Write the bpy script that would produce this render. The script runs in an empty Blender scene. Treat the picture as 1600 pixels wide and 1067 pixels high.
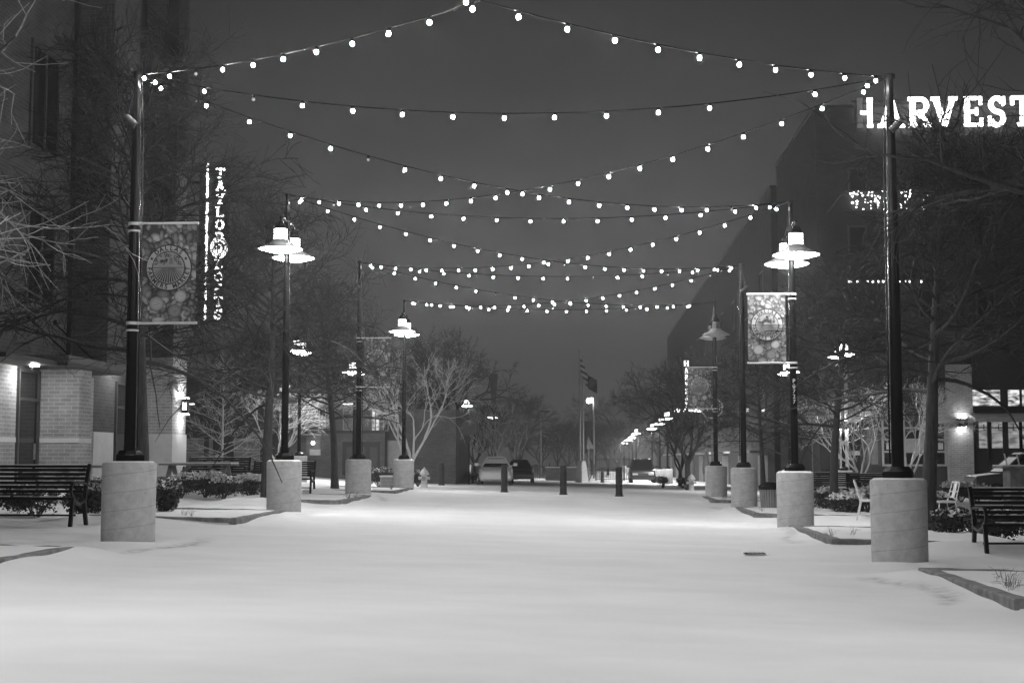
import bpy, math, random
import numpy as np
from mathutils import Vector, Matrix
R = math.radians
sc = bpy.context.scene
COL = sc.collection
# ------------------------------------------------------------------ camera
F = 2222.0                      # focal length in pixels of the 1600 px wide photograph (50 mm)
CAMZ = 1.245
PITCH = math.atan(181.5 / F); YAW = math.atan(115 / F)
cd = bpy.data.cameras.new('camera'); cam = bpy.data.objects.new('camera', cd); COL.objects.link(cam)
cd.sensor_width = 36; cd.lens = 36 * F / 1600; cd.clip_start = .05; cd.clip_end = 2000
cam.location = (0, 0, CAMZ); cam.rotation_euler = (math.pi / 2 + PITCH, 0, YAW)
sc.camera = cam
# ------------------------------------------------------------------ world: snow-cloud night sky
w = bpy.data.worlds.new('World'); sc.world = w; w.use_nodes = True
nt = w.node_tree; bg = nt.nodes['Background']
sky = nt.nodes.new('ShaderNodeTexSky'); sky.sky_type = 'NISHITA'; sky.sun_disc = False
sky.sun_elevation = R(3); sky.sun_rotation = R(150); sky.air_density = 1; sky.dust_density = 4
bw = nt.nodes.new('ShaderNodeRGBToBW'); nt.links.new(sky.outputs[0], bw.inputs[0])
mx = nt.nodes.new('ShaderNodeMix'); mx.data_type = 'FLOAT'; mx.inputs['Factor'].default_value = .08
gtc = nt.nodes.new('ShaderNodeTexCoord'); gsp = nt.nodes.new('ShaderNodeSeparateXYZ'); nt.links.new(gtc.outputs['Generated'], gsp.inputs[0])
gmr = nt.nodes.new('ShaderNodeMapRange'); gmr.inputs['From Min'].default_value = 0; gmr.inputs['From Max'].default_value = .45
gmr.inputs['To Min'].default_value = 1.3; gmr.inputs['To Max'].default_value = 0; nt.links.new(gsp.outputs[2], gmr.inputs[0])   # town glow on the low cloud, stronger towards the horizon
nt.links.new(gmr.outputs[0], mx.inputs['A']); nt.links.new(bw.outputs[0], mx.inputs['B'])
nt.links.new(mx.outputs['Result'], bg.inputs['Color']); bg.inputs['Strength'].default_value = .046
sc.view_settings.view_transform = 'Standard'; sc.view_settings.look = 'None'
sc.view_settings.exposure = .14; sc.view_settings.gamma = 1
sc.render.engine = 'CYCLES'
sc.cycles.max_bounces = 5; sc.cycles.diffuse_bounces = 3; sc.cycles.glossy_bounces = 2
sc.cycles.volume_bounces = 0; sc.cycles.sample_clamp_indirect = 3; sc.cycles.use_light_tree = True
sc.cycles.caustics_reflective = False; sc.cycles.caustics_refractive = False
BULB_E, LAMP_E, GLASS_E, SIGN_E = 720.0, 58.0, 6.0, 5.0
HAZE = .0011
# ------------------------------------------------------------------ measuring helpers
CR = Matrix.Rotation(YAW, 3, 'Z') @ Matrix.Rotation(math.pi / 2 + PITCH, 3, 'X')
FWD = Vector((-math.sin(YAW), math.cos(YAW), 0))
def ray(px, py): return CR @ Vector(((px - 800) / F, (533.5 - py) / F, -1))
def at(px, py, D):
    d = ray(px, py); return Vector((0, 0, CAMZ)) + d * (D / d.dot(FWD))
def on_y(px, py, Y):
    d = ray(px, py); return Vector((0, 0, CAMZ)) + d * (Y / d.y)
def on_x(px, py, X):
    d = ray(px, py); return Vector((0, 0, CAMZ)) + d * (X / d.x)
def g(x, y):
    z = -.021 * max(-60, min(60, x))
    if x < -9.5: z += .05 * min(4.5, -9.5 - x)
    if y > 48: z -= .009 * min(y - 48, 110)
    return z
def gp(px, D):
    p = at(px, 715, D); return Vector((p.x, p.y, g(p.x, p.y)))
# ------------------------------------------------------------------ materials
MATS = {}
def new_mat(name):
    m = bpy.data.materials.new(name); m.use_nodes = True; MATS[name] = m
    return m, m.node_tree, m.node_tree.nodes['Principled BSDF']
def gr(v): return (v, v, v, 1)
def ramp(nt, src, a, b, pa=.35, pb=.65):
    r = nt.nodes.new('ShaderNodeValToRGB'); e = r.color_ramp.elements
    e[0].position = pa; e[1].position = pb; e[0].color = gr(a); e[1].color = gr(b)
    nt.links.new(src, r.inputs[0]); return r.outputs[0]
def noise(nt, scale, detail=4, vec=None, rough=.6):
    n = nt.nodes.new('ShaderNodeTexNoise'); n.inputs['Scale'].default_value = scale
    n.inputs['Detail'].default_value = detail; n.inputs['Roughness'].default_value = rough
    if vec is None:
        tc = nt.nodes.new('ShaderNodeTexCoord'); vec = tc.outputs['Object']
    nt.links.new(vec, n.inputs['Vector']); return n.outputs[0]
def bump(nt, b, src, strength, dist=.02):
    n = nt.nodes.new('ShaderNodeBump'); n.inputs['Strength'].default_value = strength
    n.inputs['Distance'].default_value = dist
    nt.links.new(src, n.inputs['Height']); nt.links.new(n.outputs[0], b.inputs['Normal'])
def mat(name, a, b=None, rough=.6, metal=0., scale=6, bmp=0., spec=.5):
    m, nt, p = new_mat(name)
    p.inputs['Roughness'].default_value = rough; p.inputs['Metallic'].default_value = metal
    p.inputs['Specular IOR Level'].default_value = spec
    n = noise(nt, scale)
    nt.links.new(ramp(nt, n, a, b if b is not None else a * 1.25), p.inputs['Base Color'])
    if bmp: bump(nt, p, n, bmp)
    return m
def emit(name, e, base=.8):
    m, nt, p = new_mat(name)
    p.inputs['Base Color'].default_value = gr(base); p.inputs['Emission Color'].default_value = gr(1)
    p.inputs['Emission Strength'].default_value = e; m.cycles.emission_sampling = 'AUTO'
    return m
M_snow_top = mat('snow on things', .72, .8, .7, scale=14, bmp=.25)
M_black = mat('black paint', .0015, .003, .24, scale=9, spec=.15)
M_iron = mat('black iron', .003, .007, .35, scale=12, spec=.25)
M_grey = mat('grey metal', .22, .3, .45, metal=.3)
M_pale = mat('pale paint', .55, .65, .5, scale=4)
M_white = mat('white enamel', .7, .78, .4)
M_wood = mat('weathered wood', .16, .28, .75, scale=3, bmp=.2)
M_glassdark = mat('dark glass', .012, .02, .08, scale=1)
M_clad = mat('dark cladding', .018, .028, .5, scale=2)
M_frame = mat('window frame', .05, .07, .5)
M_frame_l = mat('pale window frame', .32, .4, .5)
M_leaf = mat('evergreen leaf', .02, .055, .6, scale=30)
M_dry = mat('dry grass', .06, .12, .8)
M_stoneb = mat('cast stone', .56, .66, .8, scale=2, bmp=.1)
M_bulb = emit('lit bulb', BULB_E); M_bulb_off = mat('unlit bulb', .45, .55, .2)
M_lamp = emit('lamp light', LAMP_E); M_lampglass = emit('lamp glass', GLASS_E)
M_lamp_far = emit('far lamp light', 120); M_lamp3 = emit('side street lamp light', 100); M_lamp2 = emit('down-street lamp light', 280); M_sign = emit('sign letters', SIGN_E); M_sign_dim = mat('unlit sign letter', .7, .75, .5)
M_down = emit('downlight', 220); M_sconce = emit('wall lamp light', 45); M_dot = emit('sign bulb', 8); M_neon = emit('sign edge light', 3.2)
M_headl = mat('lamp lens', .5, .6, .12)
M_rubber = mat('tyre rubber', .012, .02, .8)
M_paint_w = mat('white car paint', .78, .82, .3, scale=2); M_paint_d = mat('dark car paint', .02, .03, .2, scale=2)
M_paint_g = mat('grey car paint', .05, .065, .3, scale=2)
def wood_dark(): return mat('bench slats', .003, .006, .3, scale=10, spec=.2)
M_slat = wood_dark()
# street snow
m, nt, p = new_mat('snow'); M_snow = m
tc = nt.nodes.new('ShaderNodeTexCoord'); mp = nt.nodes.new('ShaderNodeMapping'); mp.inputs['Scale'].default_value = (.6, 1.1, 1); mp.inputs['Rotation'].default_value = (0, 0, .6)
nt.links.new(tc.outputs['Object'], mp.inputs[0])
n1 = noise(nt, .8, 5, mp.outputs[0]); n2 = noise(nt, 60, 3)
att = nt.nodes.new('ShaderNodeAttribute'); att.attribute_name = 'bare'
thr = nt.nodes.new('ShaderNodeMath'); thr.operation = 'MULTIPLY'; nt.links.new(att.outputs['Fac'], thr.inputs[0]); nt.links.new(ramp(nt, noise(nt, 7, 6), .2, 1.1, .38, .6), thr.inputs[1])
mb = nt.nodes.new('ShaderNodeMix'); mb.data_type = 'RGBA'; nt.links.new(thr.outputs[0], mb.inputs[0]); nt.links.new(ramp(nt, n1, .76, .84), mb.inputs[6]); mb.inputs[7].default_value = gr(.16)
nt.links.new(mb.outputs[2], p.inputs['Base Color']); p.inputs['Roughness'].default_value = .75
p.inputs['Specular IOR Level'].default_value = .25
ad = nt.nodes.new('ShaderNodeMath'); ad.operation = 'MULTIPLY_ADD'; ad.inputs[1].default_value = .05
nt.links.new(n2, ad.inputs[0]); nt.links.new(n1, ad.inputs[2]); bump(nt, p, ad.outputs[0], .4, .04)
# concrete tube with spiral form lines
m, nt, p = new_mat('spiral cast concrete'); M_conc = m
tc = nt.nodes.new('ShaderNodeTexCoord'); sp = nt.nodes.new('ShaderNodeSeparateXYZ'); nt.links.new(tc.outputs['Object'], sp.inputs[0])
def mth(nt, op, a, b=None):
    n = nt.nodes.new('ShaderNodeMath'); n.operation = op
    for i, q in enumerate((a, b)):
        if q is None: continue
        if isinstance(q, (int, float)): n.inputs[i].default_value = q
        else: nt.links.new(q, n.inputs[i])
    return n.outputs[0]
ang = mth(nt, 'ARCTAN2', sp.outputs[1], sp.outputs[0])
tw = mth(nt, 'FRACT', mth(nt, 'ADD', mth(nt, 'MULTIPLY', sp.outputs[2], 4.2), mth(nt, 'MULTIPLY', ang, -.1592)))
wob = noise(nt, 9, 3)
line = mth(nt, 'LESS_THAN', mth(nt, 'ADD', tw, mth(nt, 'MULTIPLY', wob, .05)), .075)
mot = ramp(nt, noise(nt, 6, 9, None, .72), .36, .58, .3, .7)
pit = ramp(nt, noise(nt, 45, 2), .55, 1, .28, .34)
mm = nt.nodes.new('ShaderNodeMix'); mm.data_type = 'RGBA'; mm.blend_type = 'MULTIPLY'; mm.inputs[0].default_value = .6
nt.links.new(mot, mm.inputs[6]); nt.links.new(pit, mm.inputs[7])
mm2 = nt.nodes.new('ShaderNodeMix'); mm2.data_type = 'RGBA'; nt.links.new(mth(nt, 'MULTIPLY', line, .3), mm2.inputs[0])
nt.links.new(mm.outputs[2], mm2.inputs[6]); mm2.inputs[7].default_value = gr(.11)
nt.links.new(mm2.outputs[2], p.inputs['Base Color']); p.inputs['Roughness'].default_value = .85
bump(nt, p, mth(nt, 'SUBTRACT', wob, mth(nt, 'MULTIPLY', line, .6)), .25, .01)
M_kerb = mat('kerb concrete', .12, .24, .9, scale=7, bmp=.5)
def brick(name, c1, c2, mortar, bwid=.3, bh=.098):
    m, nt, p = new_mat(name)
    tc = nt.nodes.new('ShaderNodeTexCoord'); sp = nt.nodes.new('ShaderNodeSeparateXYZ'); nt.links.new(tc.outputs['Object'], sp.inputs[0])
    cb = nt.nodes.new('ShaderNodeCombineXYZ'); nt.links.new(mth(nt, 'ADD', sp.outputs[0], sp.outputs[1]), cb.inputs[0]); nt.links.new(sp.outputs[2], cb.inputs[1])
    b = nt.nodes.new('ShaderNodeTexBrick'); nt.links.new(cb.outputs[0], b.inputs['Vector'])
    b.inputs['Scale'].default_value = 1; b.inputs['Brick Width'].default_value = bwid; b.inputs['Row Height'].default_value = bh
    b.inputs['Mortar Size'].default_value = .009; b.inputs['Mortar Smooth'].default_value = .2
    b.inputs['Color1'].default_value = gr(c1); b.inputs['Color2'].default_value = gr(c2); b.inputs['Mortar'].default_value = gr(mortar)
    mm = nt.nodes.new('ShaderNodeMix'); mm.data_type = 'RGBA'; mm.blend_type = 'MULTIPLY'; mm.inputs[0].default_value = 1
    nt.links.new(b.outputs[0], mm.inputs[6]); nt.links.new(ramp(nt, noise(nt, 1.3, 6), .7, 1.1, .3, .7), mm.inputs[7])
    nt.links.new(mm.outputs[2], p.inputs['Base Color']); p.inputs['Roughness'].default_value = .85
    bump(nt, p, b.outputs['Fac'], -.3, .01); return m
M_brick = brick('upper brick', .06, .09, .13); M_brick_lit = brick('brick painted lit', .27, .36, .52); M_brick_d = brick('dark brick', .028, .045, .06, .24, .08)  # second tone is the wall brick lightened, lamp light painted into its colour
M_brick_f = brick('far brick', .09, .13, .16, .24, .08)
def bark_mat(name, a, b, snow=0.):
    m, nt, p = new_mat(name)
    tc = nt.nodes.new('ShaderNodeTexCoord'); mp = nt.nodes.new('ShaderNodeMapping'); mp.inputs['Scale'].default_value = (9, 9, 1.6)
    nt.links.new(tc.outputs['Object'], mp.inputs[0]); n = noise(nt, 3, 5, mp.outputs[0])
    c = ramp(nt, n, a, b)
    if snow:
        ge = nt.nodes.new('ShaderNodeNewGeometry'); s2 = nt.nodes.new('ShaderNodeSeparateXYZ'); nt.links.new(ge.outputs['Normal'], s2.inputs[0])
        f = mth(nt, 'MULTIPLY', mth(nt, 'GREATER_THAN', mth(nt, 'ADD', s2.outputs[2], mth(nt, 'MULTIPLY', noise(nt, 5, 3), .8)), 1.17), snow)
        mm = nt.nodes.new('ShaderNodeMix'); mm.data_type = 'RGBA'; nt.links.new(f, mm.inputs[0]); nt.links.new(c, mm.inputs[6]); mm.inputs[7].default_value = gr(.75)
        c = mm.outputs[2]
    nt.links.new(c, p.inputs['Base Color']); p.inputs['Roughness'].default_value = .9; bump(nt, p, n, .8, .03)
    return m
M_bark = bark_mat('bark', .02, .055, .35); M_twig = bark_mat('twig bark', .008, .02, .06)
M_barkpale = bark_mat('pale smooth bark', .45, .58, .6); M_twig_lit = bark_mat('twig painted lit', .16, .3, .7); M_twig_unlit = bark_mat('twig painted unlit', .012, .03, .15); M_barkfar = bark_mat('distant bark', .035, .06)  # pale and mid twig tones paint more and less lamp light on one bark
# lit window: interior glow broken by shelves and furniture
def lit_window(name, e, lo):
    m, nt, p = new_mat(name)
    tc = nt.nodes.new('ShaderNodeTexCoord'); mp = nt.nodes.new('ShaderNodeMapping'); mp.inputs['Scale'].default_value = (1, 1, 3)
    nt.links.new(tc.outputs['Object'], mp.inputs[0]); c = ramp(nt, noise(nt, 1.6, 5, mp.outputs[0]), lo, 1, .4, .62)
    p.inputs['Base Color'].default_value = gr(.1); nt.links.new(c, p.inputs['Emission Color']); p.inputs['Emission Strength'].default_value = e
    return m
M_win_lit = lit_window('lit shop window', .36, .25); M_win_dim = lit_window('dim shop window', .05, .2); M_win_bright = lit_window('bright transom', 1.0, .02)
# ------------------------------------------------------------------ mesh helpers
class MB:
    def __init__(s): s.v = []; s.f = []
    def add(s, vs, fs):
        o = len(s.v); s.v += [tuple(q) for q in vs]; s.f += [tuple(i + o for i in q) for q in fs]; return s
    def box(s, x0, y0, z0, x1, y1, z1):
        return s.add([(x0, y0, z0), (x1, y0, z0), (x1, y1, z0), (x0, y1, z0), (x0, y0, z1), (x1, y0, z1), (x1, y1, z1), (x0, y1, z1)],
                     [(0, 3, 2, 1), (4, 5, 6, 7), (0, 1, 5, 4), (1, 2, 6, 5), (2, 3, 7, 6), (3, 0, 4, 7)])
    def tube(s, pts, rad, n=6, caps=True):
        pts = [Vector(q) for q in pts]; vs = []; fs = []
        if not isinstance(rad, (list, tuple)): rad = [rad] * len(pts)
        up = None
        for i, q in enumerate(pts):
            d = (pts[min(i + 1, len(pts) - 1)] - pts[max(i - 1, 0)]).normalized()
            if up is None: up = Vector((0, 0, 1)) if abs(d.z) < .9 else Vector((1, 0, 0))
            a = d.cross(up).normalized(); up = a.cross(d).normalized(); 
            for k in range(n):
                t = 2 * math.pi * k / n; vs.append(q + (a * math.cos(t) + up * math.sin(t)) * rad[i])
        for i in range(len(pts) - 1):
            for k in range(n):
                k2 = (k + 1) % n; fs.append((i * n + k, i * n + k2, (i + 1) * n + k2, (i + 1) * n + k))
        if caps: fs.append(tuple(range(n))[::-1]); fs.append(tuple(range((len(pts) - 1) * n, len(pts) * n)))
        return s.add(vs, fs)
    def bar(s, p0, p1, wd, th, up=(0, 0, 1)):
        p0 = Vector(p0); p1 = Vector(p1); d = (p1 - p0).normalized(); u = Vector(up)
        a = d.cross(u).normalized(); u = a.cross(d).normalized(); a *= wd / 2; u *= th / 2
        vs = [p0 - a - u, p0 + a - u, p0 + a + u, p0 - a + u, p1 - a - u, p1 + a - u, p1 + a + u, p1 - a + u]
        return s.add(vs, [(0, 1, 2, 3), (7, 6, 5, 4), (0, 4, 5, 1), (1, 5, 6, 2), (2, 6, 7, 3), (3, 7, 4, 0)])
    def lathe(s, prof, n=24, c=(0, 0, 0), caps=True):
        vs = []; fs = []
        for r, z in prof:
            for k in range(n):
                t = 2 * math.pi * k / n; vs.append((c[0] + r * math.cos(t), c[1] + r * math.sin(t), c[2] + z))
        for i in range(len(prof) - 1):
            for k in range(n):
                k2 = (k + 1) % n; fs.append((i * n + k, i * n + k2, (i + 1) * n + k2, (i + 1) * n + k))
        if caps: fs.append(tuple(range(n))[::-1]); fs.append(tuple(range((len(prof) - 1) * n, len(prof) * n)))
        return s.add(vs, fs)
    def prism(s, pts, y0, y1):
        """polygon in x-z pulled from y0 to y1"""
        n = len(pts)
        vs = [(a, y0, b) for a, b in pts] + [(a, y1, b) for a, b in pts]
        return s.add(vs, [tuple(range(n)), tuple(range(n, 2 * n))[::-1]] + [(i, i + n, (i + 1) % n + n, (i + 1) % n) for i in range(n)])
    def ribbon(s, pts, wd, y0, y1, closed=False):
        """flat stroke in the x-z plane with thickness in y"""
        pts = [Vector((a, b)) for a, b in pts]; n = len(pts); L = []; Rr = []
        for i in range(n):
            if closed: d = pts[(i + 1) % n] - pts[i - 1]
            else: d = pts[min(i + 1, n - 1)] - pts[max(i - 1, 0)]
            d.normalize(); nn = Vector((-d.y, d.x)) * wd / 2; L.append(pts[i] + nn); Rr.append(pts[i] - nn)
        m = n if closed else n - 1
        for i in range(m):
            j = (i + 1) % n
            q = [Rr[i], Rr[j], L[j], L[i]]
            vs = [(a.x, y0, a.y) for a in q] + [(a.x, y1, a.y) for a in q]
            fs = [(0, 1, 2, 3), (7, 6, 5, 4), (0, 4, 5, 1), (2, 6, 7, 3)]
            if not closed and i == 0: fs.append((3, 7, 4, 0))
            if not closed and i == m - 1: fs.append((1, 5, 6, 2))
            s.add(vs, fs)
        return s
    def build(s, name, material, parent=None, smooth=False, loc=None):
        me = bpy.data.meshes.new(name); me.from_pydata(s.v, [], s.f); me.materials.append(material)
        if smooth:
            me.polygons.foreach_set('use_smooth', [True] * len(me.polygons)); me.set_sharp_from_angle(angle=R(38))
        me.update(); return link(name, me, parent, loc)
def link(name, me, parent=None, loc=None):
    o = bpy.data.objects.new(name, me); COL.objects.link(o)
    if parent is not None: o.parent = parent
    if loc is not None: o.location = loc
    return o
def tag(o, label, cat=None, group=None, kind=None):
    if label: o['label'] = label
    if cat: o['category'] = cat
    if group: o['group'] = group
    if kind: o['kind'] = kind
    return o
def thing(name, label, cat, loc=(0, 0, 0), rz=0, group=None):
    o = bpy.data.objects.new(name, None); COL.objects.link(o); o.location = loc; o.rotation_euler = (0, 0, rz); o.empty_display_size = .2
    return tag(o, label, cat, group)
def kids(o): return [c for c in bpy.data.objects if c.parent == o]
def dup(o, loc, rz=None, label=None, scale=None, group=None, parent=None):
    c = o.copy(); COL.objects.link(c)
    if parent is not None: c.parent = parent
    else:
        c.location = loc
        if rz is not None: c.rotation_euler = (0, 0, rz)
        if scale: c.scale = (scale,) * 3 if isinstance(scale, (int, float)) else scale
        if label: c['label'] = label
        if group: c['group'] = group
    for k in kids(o): dup(k, None, parent=c)
    return c
def text(name, s, size, ext, material, parent, loc, rot=(math.pi / 2, 0, 0), bold=0.):
    cu = bpy.data.curves.new(name, 'FONT'); cu.body = s; cu.size = size; cu.extrude = ext; cu.align_x = 'CENTER'; cu.align_y = 'CENTER'; cu.offset = bold
    cu.resolution_u = 3; t = bpy.data.objects.new(name, cu); me = bpy.data.meshes.new_from_object(t); bpy.data.objects.remove(t); bpy.data.curves.remove(cu)
    me.name = name; me.materials.clear(); me.materials.append(material)
    o = link(name, me, parent, loc); o.rotation_euler = rot; return o
def uvsphere(c, r, nu=10, nv=6, sz=1.):
    return [(r * math.sin(math.pi * j / nv) if 0 < j < nv else .0005, c + sz * r * -math.cos(math.pi * j / nv)) for j in range(nv + 1)]
# ------------------------------------------------------------------ the ground: one snow sheet with drifts and raised planting beds
BEDS = []           # (x0, x1, y0, y1, side) side: x of the kerb towards the street
for y0, y1 in ((9.0, 15.9), (23.3, 27.2), (33.2, 38.2), (43.0, 47.6)): BEDS.append((-8.3, -5.75, y0, y1, -1))
for y0, y1 in ((12.4, 15.9), (21.4, 25.8), (31.2, 35.2), (41.2, 45.0)): BEDS.append((3.62, 6.3, y0, y1, 1))
KH = .13
rs = np.random.RandomState(5)
def vnoise(x, y, sx, sy, seed):
    rr = np.random.RandomState(seed); tab = rr.rand(64, 64)
    u = x / sx + 1000; v = y / sy + 1000; i = np.floor(u).astype(int); j = np.floor(v).astype(int); a = u - i; b = v - j
    a = a * a * (3 - 2 * a); b = b * b * (3 - 2 * b); q = lambda m, n: tab[m % 64, n % 64]
    return q(i, j) * (1 - a) * (1 - b) + q(i + 1, j) * a * (1 - b) + q(i, j + 1) * (1 - a) * b + q(i + 1, j + 1) * a * b
xs = np.concatenate([[-125, -100, -80, -62, -50, -40, -33, -28, -24, -21, -18.5, -16.5, -15, -14, -13, -12, -11.3, -10.7, -10.2], np.arange(-9.8, 8.6, .115), [8.8, 9.3, 10, 11, 12, 13.5, 15, 17, 20, 24, 30, 38, 50, 65, 85, 105, 125]])
ys = np.concatenate([[-4, 0, 3, 5], np.arange(6, 29, .11), np.arange(29, 50, .2), np.arange(50.5, 80, 1.2), [82, 86, 92, 100, 110, 125, 145, 170, 200, 240, 280, 318]])
X, Y = np.meshgrid(xs, ys)
Z = -.021 * np.clip(X, -60, 60) + np.where(X < -9.5, .05 * np.minimum(4.5, -9.5 - X), 0) - np.where(Y > 48, .009 * np.minimum(Y - 48, 110), 0)
near = np.clip((60 - Y) / 15, 0, 1)
Z += near * (.04 * (vnoise(X, Y, 3.1, 2.3, 1) - .5) + .028 * (vnoise(X, Y, .9, .5, 2) - .5) * (np.abs(X + 1) > 3.5) + .016 * (vnoise(X + .8 * Y, Y, 4, 1.1, 3) - .5))
for (x0, x1, y0, y1, sd) in BEDS:
    xe = x1 if sd < 0 else x0
    inside = (X > x0 + .04) & (X < x1 - .04) & (Y > y0 + .04) & (Y < y1 - .04)
    dx = np.maximum(np.maximum(x0 - X, X - x1), 0); dy = np.maximum(np.maximum(y0 - Y, Y - y1), 0); dd = np.hypot(dx, dy)
    bury = np.clip((Y - y0 - .3) / (y1 - y0), 0, 1)                       # the drift covers the far part of the kerb
    rise = np.where(Y < y0 + .3, .35 + .75 * np.clip(np.abs(X - xe) / 1.2 - .35, 0, 1), .3 + .62 * bury)
    rise = rise * (.75 + .45 * vnoise(X, Y, .7, .7, 7))
    back = (X < x0) if sd < 0 else (X > x1)
    rise = np.where(back, 1.1, rise)
    Z += np.where(inside, KH - .012, np.exp(-(dd / .45) ** 2) * KH * rise)
PED = [(-6.3, 8.7), (-6.16, 19.0), (-6.22, 29.2), (-6.3, 39.3), (-6.33, 49.4), (4.2, 8.7), (4.02, 18.65), (4.09, 28.25), (4.3, 39.2), (4.27, 47.2)]
for (x, y) in PED:                                                       # wind scour on one side of a pedestal, a drift on the other
    d = np.hypot(X - x, Y - y); Z += .05 * np.exp(-((d - .75) / .4) ** 2) * np.sin(np.arctan2(Y - y, X - x) + 2.6)
nx, ny = len(xs), len(ys)
V = np.stack([X, Y, Z], -1).reshape(-1, 3)
ii = (np.arange(ny - 1)[:, None] * nx + np.arange(nx - 1)[None, :]).reshape(-1)
Fq = np.stack([ii, ii + 1, ii + nx + 1, ii + nx], -1)
bare = np.zeros_like(X)
for k, (x, y) in enumerate(PED):
    d = np.hypot(X - x, Y - y); a = np.arctan2(Y - y, X - x); bare += np.exp(-((d - .42) / .13) ** 2) * np.clip(np.cos(a - (2.7 if x > 0 else -.3)), 0, 1) ** 2 * .9
for (x, y0, y1, wd, am) in ((3.2, 13.2, 15.6, .09, .55), (3.35, 22.5, 25, .09, .5), (-5.35, 17.2, 19.5, .1, .55), (-5.45, 27.0, 29.2, .12, .5), (3.5, 36, 38, .12, .6), (-5.5, 37.5, 39, .1, .6)):
    xc = x + .16 * np.sin(Y * 1.7 + x); bare += am * np.exp(-((X - xc) / wd) ** 2) * np.exp(-(np.maximum(0, np.maximum(y0 - Y, Y - y1)) / .35) ** 2)
Z -= .02 * np.clip(bare, 0, 1)
V[:, 2] = Z.reshape(-1)
me = bpy.data.meshes.new('snowy_ground'); me.from_pydata(V.tolist(), [], Fq.tolist()); me.materials.append(M_snow)
ba = me.attributes.new('bare', 'FLOAT', 'POINT'); ba.data.foreach_set('value', np.clip(bare, 0, 1).reshape(-1).astype(np.float32))
me.polygons.foreach_set('use_smooth', [True] * len(me.polygons))
ground = tag(link('snowy_ground', me), None, kind='structure')
# kerbs of the beds (one concrete rim each)
KL = ['long concrete kerb edge poking out of the snow at the left photo edge', 'left concrete bed kerb before the pedestal of the nearest lit lamp post', 'left concrete bed kerb between the second and third pedestals',
      'farthest concrete bed kerb on the left, by the white fire hydrant', 'nearest right bed kerb, thick concrete edge with a scoured front corner', 'right concrete bed kerb between the two nearest right pedestals',
      'right concrete bed kerb beside the trash bin', 'farthest concrete bed kerb on the right']
for (x0, x1, y0, y1, sd), lb in zip(BEDS, KL):
    b = MB(); t = .15; xs_ = np.linspace(0, 1, 9)
    def edge(p, q, nrm):
        n = 14; vs = []
        for k in range(n + 1):
            a = p[0] + (q[0] - p[0]) * k / n; c = p[1] + (q[1] - p[1]) * k / n; z = g(a, c) + KH + .004 * math.sin(k * 2.1)
            for (o, h) in ((0, -.25), (0, -.012), (.012, 0), (t - .012, 0), (t, -.012), (t, -.25)): vs.append((a + nrm[0] * o, c + nrm[1] * o, z + h))
        fs = [(k * 6 + j, (k + 1) * 6 + j, (k + 1) * 6 + j + 1, k * 6 + j + 1) for k in range(n) for j in range(5)]
        fs += [tuple(range(6)), tuple(range(n * 6, n * 6 + 6))[::-1]]
        b.add(vs, fs)
    xe, xb = (x1, x0) if sd < 0 else (x0, x1); s_ = 1 if sd > 0 else -1
    edge((xe, y0), (xe, y1), (s_, 0)); edge((xe + s_ * t, y0), (xb, y0), (0, 1)); edge((xe + s_ * t, y1 - t), (xb, y1 - t), (0, 1))
    tag(b.build('bed_kerb', M_kerb), lb, 'kerb', 'concrete kerbs round the planting beds')
# drain opening
p = gp(1177, 19.2); b = MB(); b.box(-.14, -.1, .0, .14, .1, .012)
for k in range(5): b.box(-.12 + k * .055, -.085, .0125, -.098 + k * .055, .085, .02)
tag(b.build('drain_grate', M_iron, loc=(p.x, p.y, p.z + .012)), 'small dark drain grate bare in the street snow', 'drain grate')
# ------------------------------------------------------------------ posts
def pedestal(t, h=1.05):
    MB().lathe([(.352, -.25), (.36, h - .03), (.352, h - .008), (.335, h)], 40).build('pedestal', M_conc, t, True)
    MB().lathe([(.33, h + .002), (.31, h + .018), (.15, h + .022)], 28, caps=False).build('snow_cap', M_snow_top, t, True)
    MB().lathe([(.2, h), (.2, h + .1), (.185, h + .115), (.15, h + .165), (.1, h + .17)], 8).build('base_collar', M_black, t, False)
def top_rods(t, z, sx):
    """brace rods and the small spotlight under the tip of a string-light pole"""
    MB().tube([(0, 0, z - .05), (sx * .13, -.05, z - .62)], .012, 6).tube([(sx * .02, 0, z - .05), (sx * .05, .02, z - .6)], .008, 6).build('brace_rod', M_black, t)
    s = MB().tube([(sx * .13, -.06, z - .6), (sx * .07, -.06, z - .66), (-sx * .01, -.06, z - .73)], [.045, .05, .05], 10).build('spotlight', M_frame, t, True)
def string_pole(lb, x, y, ztop, sx, grp='string light poles on concrete pedestals'):
    z0 = g(x, y); t = thing('string_light_pole', lb, 'pole', (x, y, z0), 0, grp); h = ztop - z0
    pedestal(t)
    b = MB().tube([(0, 0, 1.05), (0, 0, 3.4), (0, 0, h - 1.2), (0, 0, h - .25), (0, 0, h)], [.08, .076, .066, .05, .048], 14)
    b.lathe([(.075, h - .03), (.075, h + .03)], 10); b.build('pole', M_black, t, True)
    MB().tube([(-sx * .105, -.02, 1.25), (-sx * .1, -.02, h - 1.0), (-sx * .06, 0, h - .05)], .011, 6).build('cable_conduit', M_black, t, True)
    top_rods(t, h, sx); return t
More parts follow.
